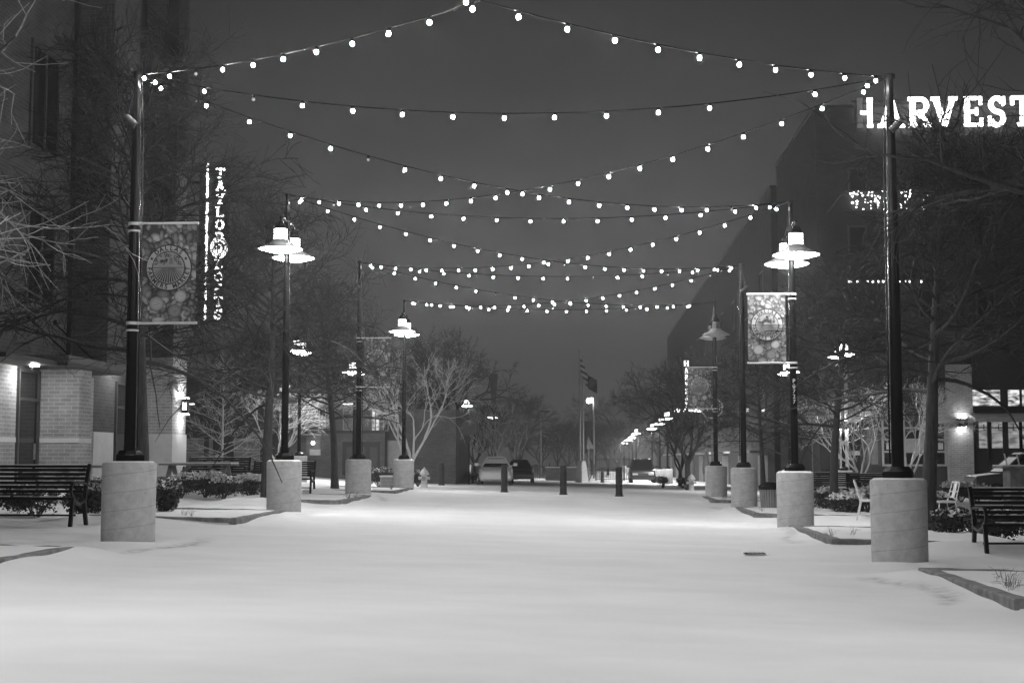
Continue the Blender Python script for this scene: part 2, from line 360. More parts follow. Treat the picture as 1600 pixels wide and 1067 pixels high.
def lamp_head(t, z, y, lit=True, far=None):
    h = MB().lathe([(.14, .418), (.145, .43), (.13, .44), (.115, .48), (.09, .54), (.05, .575), (.005, .585)], 18, (0, y, z)).build('lamp_head', M_black, t, True)
    MB().lathe([(.455, .0), (.45, .014), (.37, .055), (.285, .095), (.21, .14), (.165, .185), (.16, .2)], 28, (0, y, z), False).build('shade', M_shade, h, True)
    MB().lathe([(.135, .202), (.135, .418)], 18, (0, y, z), False).build('glass', M_lampglass if lit else M_grey, h, True)
    b = MB()
    for k in range(3): b.lathe([(.14, .245 + k * .06), (.19, .233 + k * .06), (.19, .243 + k * .06), (.14, .255 + k * .06)], 18, (0, y, z), False)
    for k in range(4): a = k * math.pi / 2; b.tube([(.15 * math.cos(a), y + .15 * math.sin(a), z + .19), (.15 * math.cos(a), y + .15 * math.sin(a), z + .43)], .009, 4)
    b.build('louvre', M_black, h)
    MB().lathe([(.001, -.07), (.15, -.063), (.28, -.04), (.38, -.012), (.43, .004)], 24, (0, y, z), False).build('diffuser', (far or M_lamp) if lit else M_pale, h)
    MB().tube([(0, 0, z + .64), (0, y * .5, z + .7), (0, y, z + .66), (0, y, z + .57)], .025, 8).build('arm', M_black, h, True)
M_shade = mat('grey enamel shade', .3, .36, .35)
def lamp_post(lb, x, y, ztop, lit=True, zl=4.33, grp='double lamp posts on concrete pedestals'):
    z0 = g(x, y); t = thing('lamp_post', lb, 'lamp post', (x, y, z0), 0, grp); h = ztop - z0
    pedestal(t)
    MB().tube([(0, 0, 1.05), (0, 0, 3.0), (0, 0, zl + CAMZ - z0 + .6)], [.075, .07, .062], 14).build('pole', M_black, t, True)
    MB().tube([(0, 0, zl + CAMZ - z0 + .5), (0, 0, h - .2), (0, 0, h)], [.05, .04, .045], 10).tube([(.03, .02, zl + CAMZ - z0 + .5), (.05, .0, h - .5), (.01, 0, h - .03)], .012, 6).tube([(-.05, -.02, zl + CAMZ - z0 + .5), (-.06, .0, h - .5), (-.01, 0, h - .03)], .012, 6).lathe([(.06, h - .02), (.06, h + .02)], 10).build('mast', M_black, t, True)
    for s in (-1, 1): lamp_head(t, zl + CAMZ - z0 - .06, s * .65, lit is True or (lit == 'one' and s < 0))
    return t
def ztop(py, D): return CAMZ + (715 - py) / F * D
PL = {}
def rowpole(k, x, y, zt): PL[k] = Vector((x, y, zt))
rowpole('L0', -6.3, 8.7, 6.4); rowpole('R0', 4.2, 8.7, 6.2)
for k, px, py, D in (('L1', 222, 117, 19.3), ('L2', 454, 305, 29.5), ('L3', 568, 410, 39.6), ('L4', 637, 470, 49.7), ('R1', 1389, 120, 18.4), ('R2', 1237, 315, 28.0), ('R3', 1157, 415, 39.0), ('R4', 1111, 473, 47.0)):
    p = PED[{'L': 0, 'R': 5}[k[0]] + int(k[1])]; rowpole(k, p[0], p[1], at(px, py, D).z)
string_pole('black string-light pole at left, carrying the big produce banner', PL['L1'].x, PL['L1'].y, PL['L1'].z, -1)
lamp_post('lit double lamp post at left on the second concrete pedestal from the front', PL['L2'].x, PL['L2'].y, PL['L2'].z, True, 4.3)
string_pole('black string-light pole at left with the dim banner, third pedestal back', PL['L3'].x, PL['L3'].y, PL['L3'].z, -1)
lamp_post('lit double lamp post at left before the pale multi-stem tree', PL['L4'].x, PL['L4'].y, PL['L4'].z, True, 4.4)
string_pole('tall black string-light pole in front of the glowing rooftop letters', PL['R1'].x, PL['R1'].y, PL['R1'].z, 1)
r2 = lamp_post('lit double lamp post at right with white pole number and bright banner', PL['R2'].x, PL['R2'].y, PL['R2'].z, True, 3.97)
string_pole('black string-light pole at right beside the trash bin', PL['R3'].x, PL['R3'].y, PL['R3'].z, 1)
lamp_post('dark unlit double lamp post at right in front of the stop sign', PL['R4'].x, PL['R4'].y, PL['R4'].z, False, 4.05)
lamp_post('lit double lamp post beside the viewer on the left, outside the photo', -6.3, 8.7, 6.4, True, 4.3)
lamp_post('half-lit double lamp post beside the viewer on the right, outside the photo', 4.2, 8.7, 6.2, 'one', 4.1)
for k, c in enumerate('P0727'):
    text('pole_number', c, .11, .002, M_white, r2, (0, -.079, ztop(596 + k * 8, 28) - g(PL['R2'].x, PL['R2'].y)))
# ------------------------------------------------------------------ string lights
bm_ = MB().lathe(uvsphere(-.062, .022, nv=7, sz=1.15), 10); bulb_me = bpy.data.meshes.new('bulb'); bulb_me.from_pydata(bm_.v, [], bm_.f); bulb_me.materials.append(M_bulb)
bulb_me.polygons.foreach_set('use_smooth', [True] * len(bulb_me.polygons))
bulb_off = bulb_me.copy(); bulb_off.materials.clear(); bulb_off.materials.append(M_bulb_off)
bs = MB().lathe([(.018, -.04), (.02, -.035), (.02, .0), (.008, .01)], 8); sock_me = bpy.data.meshes.new('socket'); sock_me.from_pydata(bs.v, [], bs.f); sock_me.materials.append(M_black)
def string(a, b, sag, lb, off=(), sp=.69, ph=.35, miss=()):
    A = PL[a]; B = PL[b]; L = (B - A).length
    t = thing('string_light', lb, 'string light', A, 0, 'strings of bulbs over the street')
    P = lambda u: (B - A) * u + Vector((0, 0, -4 * sag * u * (1 - u)))
    MB().tube([P(k / 32) for k in range(33)], .009, 5).build('wire', M_black, t)
    n = int((L - 2 * ph) / sp) + 1
    for k in range(n):
        if k in miss: continue
        o = link('bulb', bulb_off if k in off else bulb_me, t, P((ph + k * sp) / L))
        if k in off: o['label'] = 'unlit bulb'
        o.rotation_euler = (.1 * math.sin(k * 3.7), .1 * math.cos(k * 2.3), 0)
        link('socket', sock_me, o)
string('L1', 'R0', .55, 'string of bulbs rising from the nearest left pole to the top of the photo', off=(2,), ph=.2)
string('R1', 'L0', .55, 'string of bulbs rising from the nearest right pole to the top of the photo', ph=.3)
string('L0', 'R0', .5, 'straight bulb string overhead beside the viewer, outside the photo')
string('L1', 'R1', .52, 'straight cross-street bulb string between the two nearest poles', off=(2,), ph=.25, miss=(12,))
string('L1', 'R2', .72, 'diagonal bulb string from nearest left pole to the bright right lamp post', off=(5, 17), ph=.35)
string('R1', 'L2', .72, 'diagonal bulb string from nearest right pole to the left double lamp post', ph=.4)
string('L2', 'R2', .42, 'straight bulb string between the two bright double lamp posts', off=(1,), ph=.3)
string('L2', 'R3', .62, 'diagonal bulb string from the left lamp post to the right pole by the bin', off=(11,), ph=.3)
string('R2', 'L3', .62, 'diagonal bulb string from the right lamp post to the third left pole', ph=.35)
string('L3', 'R3', .36, 'straight bulb string between the third pair of poles', off=(9, 12), ph=.3)
string('L3', 'R4', .5, 'diagonal bulb string from the third left pole to the unlit lamp post', off=(6,), ph=.4)
string('R3', 'L4', .55, 'diagonal bulb string from the third right pole to the farthest left lamp post', off=(1,), ph=.4)
string('L4', 'R4', .28, 'farthest straight bulb string, between the last two lamp posts', ph=.3)
# ------------------------------------------------------------------ banners with printed produce
def produce_mesh(seed, W=.74, H=1.34, big=False):
    nx, nz = 76, 134; rr = np.random.RandomState(seed)
    gx, gz = np.meshgrid(np.linspace(0, W, nx), np.linspace(0, H, nz)); img = np.full(gx.shape, .035)
    for k in range(420):
        cx, cz = rr.rand() * W, rr.rand() * H; a = (.04 + .05 * rr.rand() ** 2) * (1.2 if cz < .45 else 1.05); b_ = a * (.42 + .5 * rr.rand() ** 1.3); th = 1.2 + rr.rand() * 1.9 if cz > .6 else rr.rand() * 3.14
        tone = .1 + .3 * rr.rand() ** 1.3; u = (gx - cx) * math.cos(th) + (gz - cz) * math.sin(th); v = -(gx - cx) * math.sin(th) + (gz - cz) * math.cos(th)
        e = (u / a) ** 2 + (v / b_) ** 2; e2 = ((u + .2 * a) / a) ** 2 + ((v - .3 * b_) / b_) ** 2
        sh = tone * np.clip(1.15 - .75 * e2, .15, 1.2); img = np.where(e < 1, sh, np.where(e < 1.35, img * .5, img))
    for (cx, cz, a, tone) in ((.2, .25, .1, .33), (.53, .35, .085, .42), (.45, .15, .09, .2)):
        e = np.hypot(gx - cx, (gz - cz) * 1.05) / a; star = np.cos(5 * np.arctan2(gz - cz, gx - cx)) > .8
        sh = tone * np.clip(1.15 - .6 * e ** 2, .2, 1.2) * np.where(star & (e < .4), .35, 1); img = np.where(e < 1, sh, np.where(e < 1.12, img * .4, img))
    wav = .012 * np.sin(gz * 5 + gx * 3)
    V = np.stack([gx - W / 2, wav, gz], -1).reshape(-1, 3); ii = (np.arange(nz - 1)[:, None] * nx + np.arange(nx - 1)[None, :]).reshape(-1)
    me = bpy.data.meshes.new('fabric'); me.from_pydata(V.tolist(), [], np.stack([ii, ii + 1, ii + nx + 1, ii + nx], -1).tolist())
    ca = me.color_attributes.new('print', 'FLOAT_COLOR', 'POINT'); c = img.reshape(-1); ca.data.foreach_set('color', np.stack([c, c, c, np.ones_like(c)], -1).reshape(-1).astype(np.float32))
    me.polygons.foreach_set('use_smooth', [True] * len(me.polygons)); return me
m, nt, p = new_mat('printed banner'); at_ = nt.nodes.new('ShaderNodeAttribute'); at_.attribute_name = 'print'
nt.links.new(at_.outputs['Color'], p.inputs['Base Color']); p.inputs['Roughness'].default_value = .5; M_print = m
M_seal = mat('seal ring print', .38, .42, .6); M_seal_d = mat('seal dark print', .015, .025, .6); M_seal_m = mat('seal field print', .27, .31, .6)
def banner(lb, px0, px1, pole, side, zb, seed, W=.74, H=1.34):
    px_, py_ = PL[pole].x, PL[pole].y
    t = thing('street_banner', lb, 'banner', (px_, py_ - .04, zb), 0, 'produce banners hanging from the poles')
    cx = side * (.14 + W / 2)
    me = produce_mesh(seed, W, H); me.materials.append(M_print); o = link('fabric', me, t, (cx, -.02, 0)); 
    for z in (H + .012, -.012):
        MB().tube([(side * .03, 0, z), (side * (.16 + W), 0, z)], .019, 8).tube([(0, .04, z - .02), (0, .04, z + .02)], .088, 14).tube([(0, .04, z - .11), (0, .04, z - .085)], .086, 14).build('banner_arm', M_pale, t, True)
    q = -.045; rr = .32; zc = H * .55
    def disc(name, r, y, m, n=40): return MB().prism([(cx + r * math.cos(2 * math.pi * k / n), zc + r * math.sin(2 * math.pi * k / n)) for k in range(n)], y, y + .003).build(name, m, t)
    disc('seal_edge', rr, q, M_seal_d); disc('seal_ring', rr * .945, q - .004, M_seal); disc('seal_inner_edge', rr * .715, q - .008, M_seal_d); disc('seal_field', rr * .67, q - .012, M_seal_m)
    b = MB()
    for k in range(17):                                  # furrows running to the horizon
        a = math.pi * (1.06 + .88 * k / 16); x1, z1 = rr * .64 * math.cos(a), rr * .64 * math.sin(a)
        x0, z0 = x1 * .38, -.012
        if z1 < -.03: b.prism([(cx + x0 - .002, zc + z0), (cx + x1 - .01, zc + z1), (cx + x1 + .01, zc + z1), (cx + x0 + .002, zc + z0)], q - .016, q - .014)
    b.prism([(cx - rr * .65, zc - .004), (cx + rr * .65, zc - .004), (cx + rr * .65, zc + .004), (cx - rr * .65, zc + .004)], q - .017, q - .014)
    rg = random.Random(seed)
    for k in range(26):                                  # crop heads above the horizon
        a = rg.uniform(.1, math.pi - .1); r_ = rr * rg.uniform(.18, .6); s_ = rg.uniform(.008, .022); x, z = cx + r_ * math.cos(a), zc + .02 + r_ * .95 * math.sin(a)
        b.ribbon([(x + s_ * math.cos(j), z + s_ * math.sin(j)) for j in (0, 1.05, 2.1, 3.14, 4.19, 5.24)], .006, q - .0185 - k * .0001, q - .014, True)
    b.build('seal_picture', M_seal_d, t)
    def ring(s, a0, a1, flip):
        for k, c in enumerate(s):
            if c == ' ': continue
            a = a0 + (a1 - a0) * k / (len(s) - 1); r_ = rr * .83
            text('seal_letter', c, .085, .001, M_seal_d, t, (cx + r_ * math.cos(a), q - .009, zc + r_ * math.sin(a)), (math.pi / 2, -(a - math.pi / 2) if not flip else -(a + math.pi / 2), 0), .0025)
    ring('DALLAS', R(128), R(52), False); ring('FARMERS MARKET', R(183), R(357), True)
    for a in (R(152), R(28)):
        b = MB(); b.prism([(cx + rr * .83 * math.cos(a) + (.028 if j % 2 == 0 else .012) * math.sin(j * math.pi / 5), zc + rr * .83 * math.sin(a) + (.028 if j % 2 == 0 else .012) * math.cos(j * math.pi / 5)) for j in range(10)], q - .008, q - .005); b.build('seal_star', M_seal_d, t)
banner('printed produce banner with round market seal on the nearest left pole', 0, 0, 'L1', 1, at(265, 503, 19.2).z, 3)
banner('brightly lit produce banner with round seal on the numbered right lamp post', 0, 0, 'R2', -1, at(1205, 566, 28).z, 8)
banner('dim produce banner with round seal behind tree twigs on the third left pole', 0, 0, 'L3', 1, at(590, 604, 39.6).z, 12)
banner('dark produce banner on the unlit lamp post at right', 0, 0, 'R4', -1, at(1090, 638, 47).z, 20)
# ------------------------------------------------------------------ letters made of strokes with slab serifs
def glyph(c):
    """strokes in a cell 0..1 wide, 0..1 high; third value = width"""
    T, Hh = .2, .12; S = []
    def arc(cx, cz, rx, rz, a0, a1, n=10): return [(cx + rx * math.cos(R(a0 + (a1 - a0) * k / n)), cz + rz * math.sin(R(a0 + (a1 - a0) * k / n))) for k in range(n + 1)]
    def ser(x, z, l=.34): S.append(([(x - l / 2, z), (x + l / 2, z)], Hh))
    if c == 'H': S += [([(.2, .06), (.2, .94)], T), ([(.8, .06), (.8, .94)], T), ([(.2, .5), (.8, .5)], .15)]; [ser(x, z) for x in (.2, .8) for z in (.06, .94)]
    if c == 'A': S += [([(.16, .04), (.5, .97)], .17), ([(.84, .04), (.5, .97)], T), ([(.28, .33), (.72, .33)], .13)]; ser(.15, .06); ser(.85, .06); S.append(([(.36, .94), (.64, .94)], .12))
    if c == 'R': S += [([(.22, .06), (.22, .94)], T), ([(.2, .93)] + arc(.55, .71, .25, .22, 90, -90) + [(.2, .49)], .16), ([(.5, .48), (.82, .06)], .19)]; ser(.22, .06); ser(.85, .06, .26); ser(.16, .94, .26)
    if c == 'V': S += [([(.16, .95), (.5, .04)], T), ([(.84, .95), (.5, .04)], .16)]; ser(.15, .94); ser(.85, .94)
    if c == 'Y': S += [([(.16, .95), (.5, .45)], T), ([(.84, .95), (.5, .45)], .16), ([(.5, .5), (.5, .06)], T)]; ser(.15, .94); ser(.85, .94); ser(.5, .06, .44)
    if c == 'E': S += [([(.24, .06), (.24, .94)], T), ([(.1, .94), (.86, .94)], .12), ([(.1, .06), (.88, .06)], .12), ([(.24, .5), (.66, .5)], .12), ([(.84, .98), (.84, .72)], .11), ([(.87, .02), (.87, .28)], .11), ([(.66, .38), (.66, .62)], .1)]
    if c == 'F': S += [([(.24, .06), (.24, .94)], T), ([(.1, .94), (.86, .94)], .12), ([(.24, .5), (.66, .5)], .12), ([(.84, .98), (.84, .72)], .11), ([(.66, .38), (.66, .62)], .1)]; ser(.24, .06, .44)
    if c == 'L': S += [([(.28, .06), (.28, .94)], T), ([(.1, .06), (.86, .06)], .12), ([(.85, .02), (.85, .32)], .11)]; ser(.28, .94, .4)
    if c == 'T': S += [([(.5, .06), (.5, .94)], T), ([(.08, .94), (.92, .94)], .12), ([(.1, .98), (.1, .7)], .11), ([(.9, .98), (.9, .7)], .11)]; ser(.5, .06, .46)
    if c == 'O': S += [(arc(.5, .5, .36, .42, 0, 350, 20), .18, True)]
    if c == 'S': S += [(arc(.5, .72, .29, .21, 15, 250, 12) + arc(.5, .27, .31, .22, 95, -165, 12), .18), ([(.83, .98), (.83, .68)], .1), ([(.14, .02), (.14, .34)], .1)]
    return S
def slab(mb, c, x, z, w_, h_, y, th, n0=0):
    for k, s in enumerate(glyph(c)):
        pts = [(x + a * w_, z + b * h_) for a, b in s[0]]; f = (w_ + h_) / 2
        mb.ribbon(pts, s[1] * f, y - .0023 * (k + n0), y + th, len(s) > 2)
    return mb
def dots_on(t, pts, rad, m, name='bulb'):
    b = MB().lathe(uvsphere(0, 1, nv=4), 6); me = bpy.data.meshes.new(name); me.from_pydata(b.v, [], b.f); me.materials.append(m)
    for q, r_ in zip(pts, rad): o = link(name, me, t, q); o.scale = (r_,) * 3
# ------------------------------------------------------------------ left brick building
XW, XP = -13.85, -12.8
def wz(px, py, X): return on_x(px, py, X)
lb = thing('brick_building', 'tall brick building with awning and shop doors at the left of the street', 'building', (-13.85, 40, .3))
inv = Matrix.Translation((13.85, -40, -.3))
def bx(name, m, P, *bxs, parent=lb):
    b = MB()
    for q in bxs: b.box(q[0] - P.x, q[1] - P.y, q[2] - P.z, q[3] - P.x, q[4] - P.y, q[5] - P.z)
    return b.build(name, m, parent)
LO = Vector((-13.85, 40, .3))
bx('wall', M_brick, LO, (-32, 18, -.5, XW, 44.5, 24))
bx('brick_pier', M_brick_lit, LO, (XW, 35.4, -.5, XP, 36.25, 3.49)); bx('painted_lit_brick', M_brick_lit, LO, (XW + .001, 31.0, -.5, XW + .012, 33.95, 3.48)); bx('painted_lit_brick', M_brick_lit, LO, (XW + .001, 36.3, -.5, XW + .012, 39.38, 3.48)); bx('brick_pier', M_brick_lit, LO, (XW, 43.5, -.5, XP, 45.02, 4.35))  # lighter skin paints light under the awning onto the same brick
bx('upper_bay', M_brick, LO, (XW, 37.4, 3.7, XP, 39.6, 24)); bx('upper_bay', M_brick, LO, (XW, 43.45, 4.36, -13.1, 44.5, 24))
bx('metal_clad_corner', M_clad, LO, (-13.1, 43.4, 4.36, -12.78, 44.55, 24))
bx('painted_shade_panel', M_clad, LO, (XW, 39.62, 4.6, XW + .02, 43.43, 24))  # dark sheet over the brick paints the shade of the recess
zb = on_y(250, 678, 43.5).z
bx('cast_stone_base', M_stoneb, LO, (XW, 43.47, -.5, XP + .03, 45.05, zb)); bx('cast_stone_base', M_stoneb, LO, (XW + .002, 39.4, -.5, XW + .03, 41.1, zb))
bx('soldier_course', M_stoneb, LO, (XW, 35.375, 1.62, XP + .025, 36.275, 1.74), (XW, 31.0, 1.62, XW + .02, 34.0, 1.74))
bx('downpipe', M_clad, LO, (XW, 37.2, -.3, XW + .12, 37.34, 24)); 
def door(y0, y1, z0, z1, zt):
    d = bx('shop_door', M_glassdark, LO, (XW, y0, z0, XW + .015, y1, z1))
    b = MB()
    for (a, c, e, f) in ((y0 - .08, y0, z0, z1), (y1, y1 + .08, z0, z1), (y0 - .08, y1 + .08, z1, z1 + .08), (y0, y1, zt, zt + .07)): b.box(XW - LO.x, a - LO.y, c * 0 + e - LO.z, XW + .07 - LO.x, c - LO.y, f - LO.z)
    b.build('frame', M_frame, d); bx('handle', M_grey, LO, (XW + .016, y1 - .16, z0 + .9, XW + .06, y1 - .12, z0 + 1.3), parent=d)
door(34.05, 35.25, .3, 3.35, 2.65); door(41.3, 42.3, .3, 3.4, 2.7); door(42.5, 43.35, .3, 3.4, 2.7)
a, c = wz(20, 55, XW), wz(60, 200, XW)
def lwin(y0, y1, z0, z1):
    f = bx('window', M_frame, LO, (XW, y0 - .12, z0 - .12, XW + .03, y1 + .12, z0), (XW, y0 - .12, z1, XW + .06, y1 + .12, z1 + .14), (XW, y0 - .12, z0, XW + .05, y0, z1), (XW, y1, z0, XW + .05, y1 + .12, z1), (XW, (y0 + y1) / 2 - .04, z0, XW + .05, (y0 + y1) / 2 + .04, z1))
    bx('pane', M_glassdark, LO, (XW, y0, z0, XW + .012, y1, z1), parent=f)
lwin(34.4, 36.1, 9.1, 11.6); lwin(30, 31.6, 9.1, 11.6); lwin(34.4, 36.1, 5.2, 7.4); lwin(40.5, 42.6, 9.1, 11.6); lwin(40.5, 42.6, 5.4, 7.8)
cn = bx('awning', M_clad, LO, (XW, 34.2, 3.5, -12.68, 38.4, 3.74)); b = MB()
bx('fascia', M_frame, LO, (XW, 34.17, 3.58, -12.65, 34.198, 3.76), (-12.678, 34.2, 3.58, -12.65, 38.4, 3.76), parent=cn)
for y in (34.5, 36.3, 38.1): b.tube([(0, y - 40, 4.75 - .3), (1.12, y - 40, 3.74 - .3)], .022, 6); b.box(0, y - 40.06, 4.38, .05, y - 39.94, 4.52)
b.build('rod', M_black, cn)
cn2 = bx('soffit', M_clad, LO, (XW, 39.7, 4.1, -13.0, 43.4, 4.22))
for (y, z) in ((33.8, 3.48), (40.9, 4.09)):
    if y < 34: bx('soffit', M_clad, LO, (XW, 31.0, 3.49, -12.9, 34.1, 3.6))
    MB().lathe([(.1, -.03), (.1, 0)], 14, (-13.35 + 13.85, y - 40, z - .3)).build('downlight', M_down, lb)
bal = bx('balcony', M_clad, LO, (XW + .02, 39.62, 13.0, -12.6, 43.38, 13.2)); b = MB()
for k in range(7): b.bar((-12.64 - LO.x, 39.64 - 40, 13.3 + k * .14 - .3), (-12.64 - LO.x, 43.36 - 40, 13.3 + k * .14 - .3), .02, .02)
b.bar((-12.64 - LO.x, 39.62 - 40, 14.3 - .3), (-12.64 - LO.x, 43.38 - 40, 14.3 - .3), .05, .05)
for y in (39.66, 41.5, 43.3): b.box(-12.66 - LO.x, y - 40, 13.2 - .3, -12.62 - LO.x, y + .05 - 40, 14.29 - .3)
b.build('railing', M_iron, bal)
s = bx('wall_lamp', M_iron, LO, (XP + .06, 44.3, 2.62, XP + .26, 44.5, 3.12), (XP, 44.36, 2.8, XP + .06, 44.44, 2.9))
[bx('lens', M_down if k else M_lampglass, LO, q, parent=s) for k, q in enumerate(((XP + .1, 44.28, 2.75, XP + .22, 44.299, 2.98), (XP + .07, 44.31, 3.121, XP + .25, 44.49, 3.13), (XP + .07, 44.31, 2.605, XP + .25, 44.49, 2.618)))]
s = bx('wall_lamp', M_iron, LO, (XP, 44.0, 3.3, XP + .14, 44.12, 3.36)); bx('lens', M_down, LO, (XP + .03, 44.02, 3.285, XP + .12, 44.1, 3.299), parent=s)
# blade sign at the corner
p = on_y(336, 503, 46.5); q = on_y(336, 254, 46.5); wd = .72
bs_ = thing('blade_sign', 'tall dark vertical blade sign with glowing stacked letters at left', 'sign', (p.x, 46.5, p.z)); H_ = q.z - p.z
MB().box(-wd / 2 - .25, .02, 0, wd / 2, .3, H_).box(-wd / 2 - .9, .1, .5, -wd / 2 - .25, .2, .6).box(-wd / 2 - .9, .1, H_ - .7, -wd / 2 - .25, .2, H_ - .6).build('cabinet', M_clad, bs_)
b = MB(); b.box(-wd / 2 + .0, -.012, .03, -wd / 2 + .05, .019, H_ - .03)
b.build('edge_light', M_neon, bs_)
rg = random.Random(4); dots_on(bs_, [(-wd / 2 + .03 + rg.uniform(-.02, .02), -.03, .05 + (H_ - .1) * k / 51) for k in range(52)], [rg.uniform(.025, .045) for k in range(52)], M_dot, 'edge_bulb')
lh = .335
for i, c in enumerate('TAYLOR'): slab(MB(), c, -.07, H_ - .2 - (i + 1) * (lh + .1) + .1, .33, lh, 0, .018).build('letter', M_sign, bs_)
for i, c in enumerate('LOFTS'): slab(MB(), c, -.07, H_ - 3.3 - (i + 1) * (lh + .08) + .1, .33, lh, 0, .018).build('letter', M_sign, bs_)
b = MB(); zc = H_ - 2.88
for r_ in (.34, .26, .1): b.ribbon([(.09 + r_ * .8 * math.cos(a / 12 * math.pi), zc + r_ * math.sin(a / 12 * math.pi)) for a in range(24)], .035, 0, .019, True)
for k in range(9): a = math.pi * (1.1 + .8 * k / 8); b.ribbon([(.09 + .08 * math.cos(a), zc + .1 * math.sin(a)), (.09 + .2 * math.cos(a), zc + .25 * math.sin(a))], .014, -.003, .018)
b.build('seal', M_sign, bs_)
# ------------------------------------------------------------------ right building with rooftop letters
YH = 68.0; XR = on_y(1275, 300, YH).x; ZR = on_y(1400, 168, YH).z
RO = Vector((XR, YH, -1))
rb = thing('corner_building', 'big dark brick corner building under the glowing rooftop letters', 'building', RO)
ye = on_x(1215, 400, XR).y
bx('wall', M_brick_d, RO, (XR, YH, -2.5, 58, ye, ZR), parent=rb); bx('parapet', M_clad, RO, (XR - .06, YH - .06, ZR, 58.05, ye + .05, ZR + .14), parent=rb)
for px in (1340, 1450, 1540):
    for (y0, y1) in ((265, 300), (355, 395), (455, 495)):
        a = on_y(px - 12, y1, YH); c = on_y(px + 12, y0, YH)
        f = bx('window', M_frame, RO, (a.x - .08, YH - .05, a.z - .08, c.x + .08, YH - .003, a.z), (a.x - .08, YH - .05, c.z, c.x + .08, YH - .003, c.z + .08), (a.x - .08, YH - .05, a.z, a.x, YH - .003, c.z), (c.x, YH - .05, a.z, c.x + .08, YH - .003, c.z), parent=rb)
        bx('pane', M_glassdark, RO, (a.x, YH - .012, a.z, c.x, YH - .004, c.z), parent=f)
def face_rect(name, m, px0, py0, px1, py1, parent=rb, d0=.02, d1=.0):
    a = on_y(px0, py1, YH); c = on_y(px1, py0, YH); return bx(name, m, RO, (a.x, YH - d0, a.z, c.x, YH - d1 - .002, c.z), parent=parent)
face_rect('recessed_shopfront', M_clad, 1326, 655, 1376, 752, d0=.03)
f = face_rect('window', M_glassdark, 1328, 672, 1343, 735, d0=.05, d1=.03); face_rect('rail', M_frame_l, 1327, 704, 1343, 711, f, .08, .052)
f = face_rect('shop_door', M_win_dim, 1353, 668, 1372, 725, d0=.05, d1=.03); face_rect('frame', M_frame, 1350, 664, 1353, 728, f, .08, .03); face_rect('frame', M_frame, 1372, 664, 1375, 728, f, .08, .03)
gd = face_rect('garage_door', M_glassdark, 1380, 668, 1477, 728, d0=.04)
for y in (667, 685, 704, 725): face_rect('rail', M_frame_l, 1379, y, 1478, y + 3.2, gd, .075, .042)
for x in (1378, 1411, 1443, 1476): face_rect('mullion', M_frame_l, x, 656, x + 2, 728, gd, .08, .042)
face_rect('posted_paper', M_pale, 1384.5, 692, 1392, 702, gd, .06, .045); face_rect('posted_paper', M_pale, 1465.5, 692, 1473, 702, gd, .06, .045)
face_rect('roller_blind', M_frame_l, 1414, 688, 1442, 704, gd, .055, .045)
pr = face_rect('brick_pier', M_brick_lit, 1481, 570, 1515, 765, d0=.35)
face_rect('brick_pier', M_brick_lit, 1313, 570, 1322, 765, d0=.3)
def sconce(px, py, d):
    c = on_y(px, py, YH - d); s = bx('wall_lamp', M_iron, RO, (c.x - .2, c.y - .3, c.z - .2, c.x + .25, c.y - .06, c.z + .2), (c.x - .04, c.y - .06, c.z - .05, c.x + .04, c.y, c.z + .05), parent=rb)
    [bx('lens', M_sconce, RO, q, parent=s) for q in ((c.x - .15, c.y - .27, c.z + .202, c.x + .2, c.y - .08, c.z + .215), (c.x - .15, c.y - .27, c.z - .215, c.x + .2, c.y - .08, c.z - .202))]
    bx('badge', M_frame_l, RO, (c.x - .05, c.y - .312, c.z - .07, c.x + .09, c.y - .302, c.z + .07), parent=s)
sconce(1501, 660, .35); sconce(1317, 664, .3)
face_rect('transom', M_clad, 1517, 600, 1640, 648, d0=.03)
f = face_rect('transom_window', M_win_bright, 1517, 609, 1562, 634, d0=.05, d1=.03); face_rect('bar', M_frame, 1515, 634, 1563, 637, f, .1, .03)
f = face_rect('transom_window', M_win_bright, 1575, 609, 1592, 634, d0=.05, d1=.03); f2 = face_rect('transom_window', M_win_bright, 1597, 609, 1640, 634, d0=.05, d1=.03)
for (x0, x1) in ((1528, 1543), (1548, 1567), (1574, 1593), (1596, 1640)):
    f = face_rect('shop_window', M_win_lit, x0, 657, x1, 700, d0=.04); face_rect('frame', M_clad, x0 - 3, 654, x0, 720, f, .09); face_rect('frame', M_clad, x1, 654, x1 + 3, 720, f, .09); face_rect('bar', M_clad, x0, 667, x1, 669, f, .08, .042)
face_rect('stall_riser', M_clad, 1518, 700, 1640, 762, d0=.03)
for px, c in ((1539, 'L'), (1562, 'E'), (1585, 'L')): text('window_letter', c, .42, .004, M_clad, rb, Vector(on_y(px, 668, YH - .09)) - RO)
def awn(px0, px1, py0, py1, out):
    a = on_y(px0, py1, YH - out); c = on_y(px1, py0, YH); b = MB()
    b.add([(a.x, YH - out, a.z), (c.x, YH - out, a.z), (c.x, YH - .004, c.z), (a.x, YH - .004, c.z), (a.x, YH - out, a.z - .18), (c.x, YH - out, a.z - .18), (c.x, YH - .004, a.z - .15), (a.x, YH - .004, a.z - .15)], [(0, 1, 2, 3), (4, 7, 6, 5), (0, 4, 5, 1), (1, 5, 6, 2), (0, 3, 7, 4)])
    b.v = [tuple(Vector(q) - RO) for q in b.v]; b.build('awning', M_frame_l, rb)
awn(1524, 1640, 645, 653, 1.4); awn(1462, 1480, 646, 654, 1.2); awn(1325, 1336, 648, 654, 1.0)
face_rect('window', M_glassdark, 1281, 664, 1308, 735, d0=.05); face_rect('sign_band', M_clad, 1278, 640, 1311, 660, d0=.08)
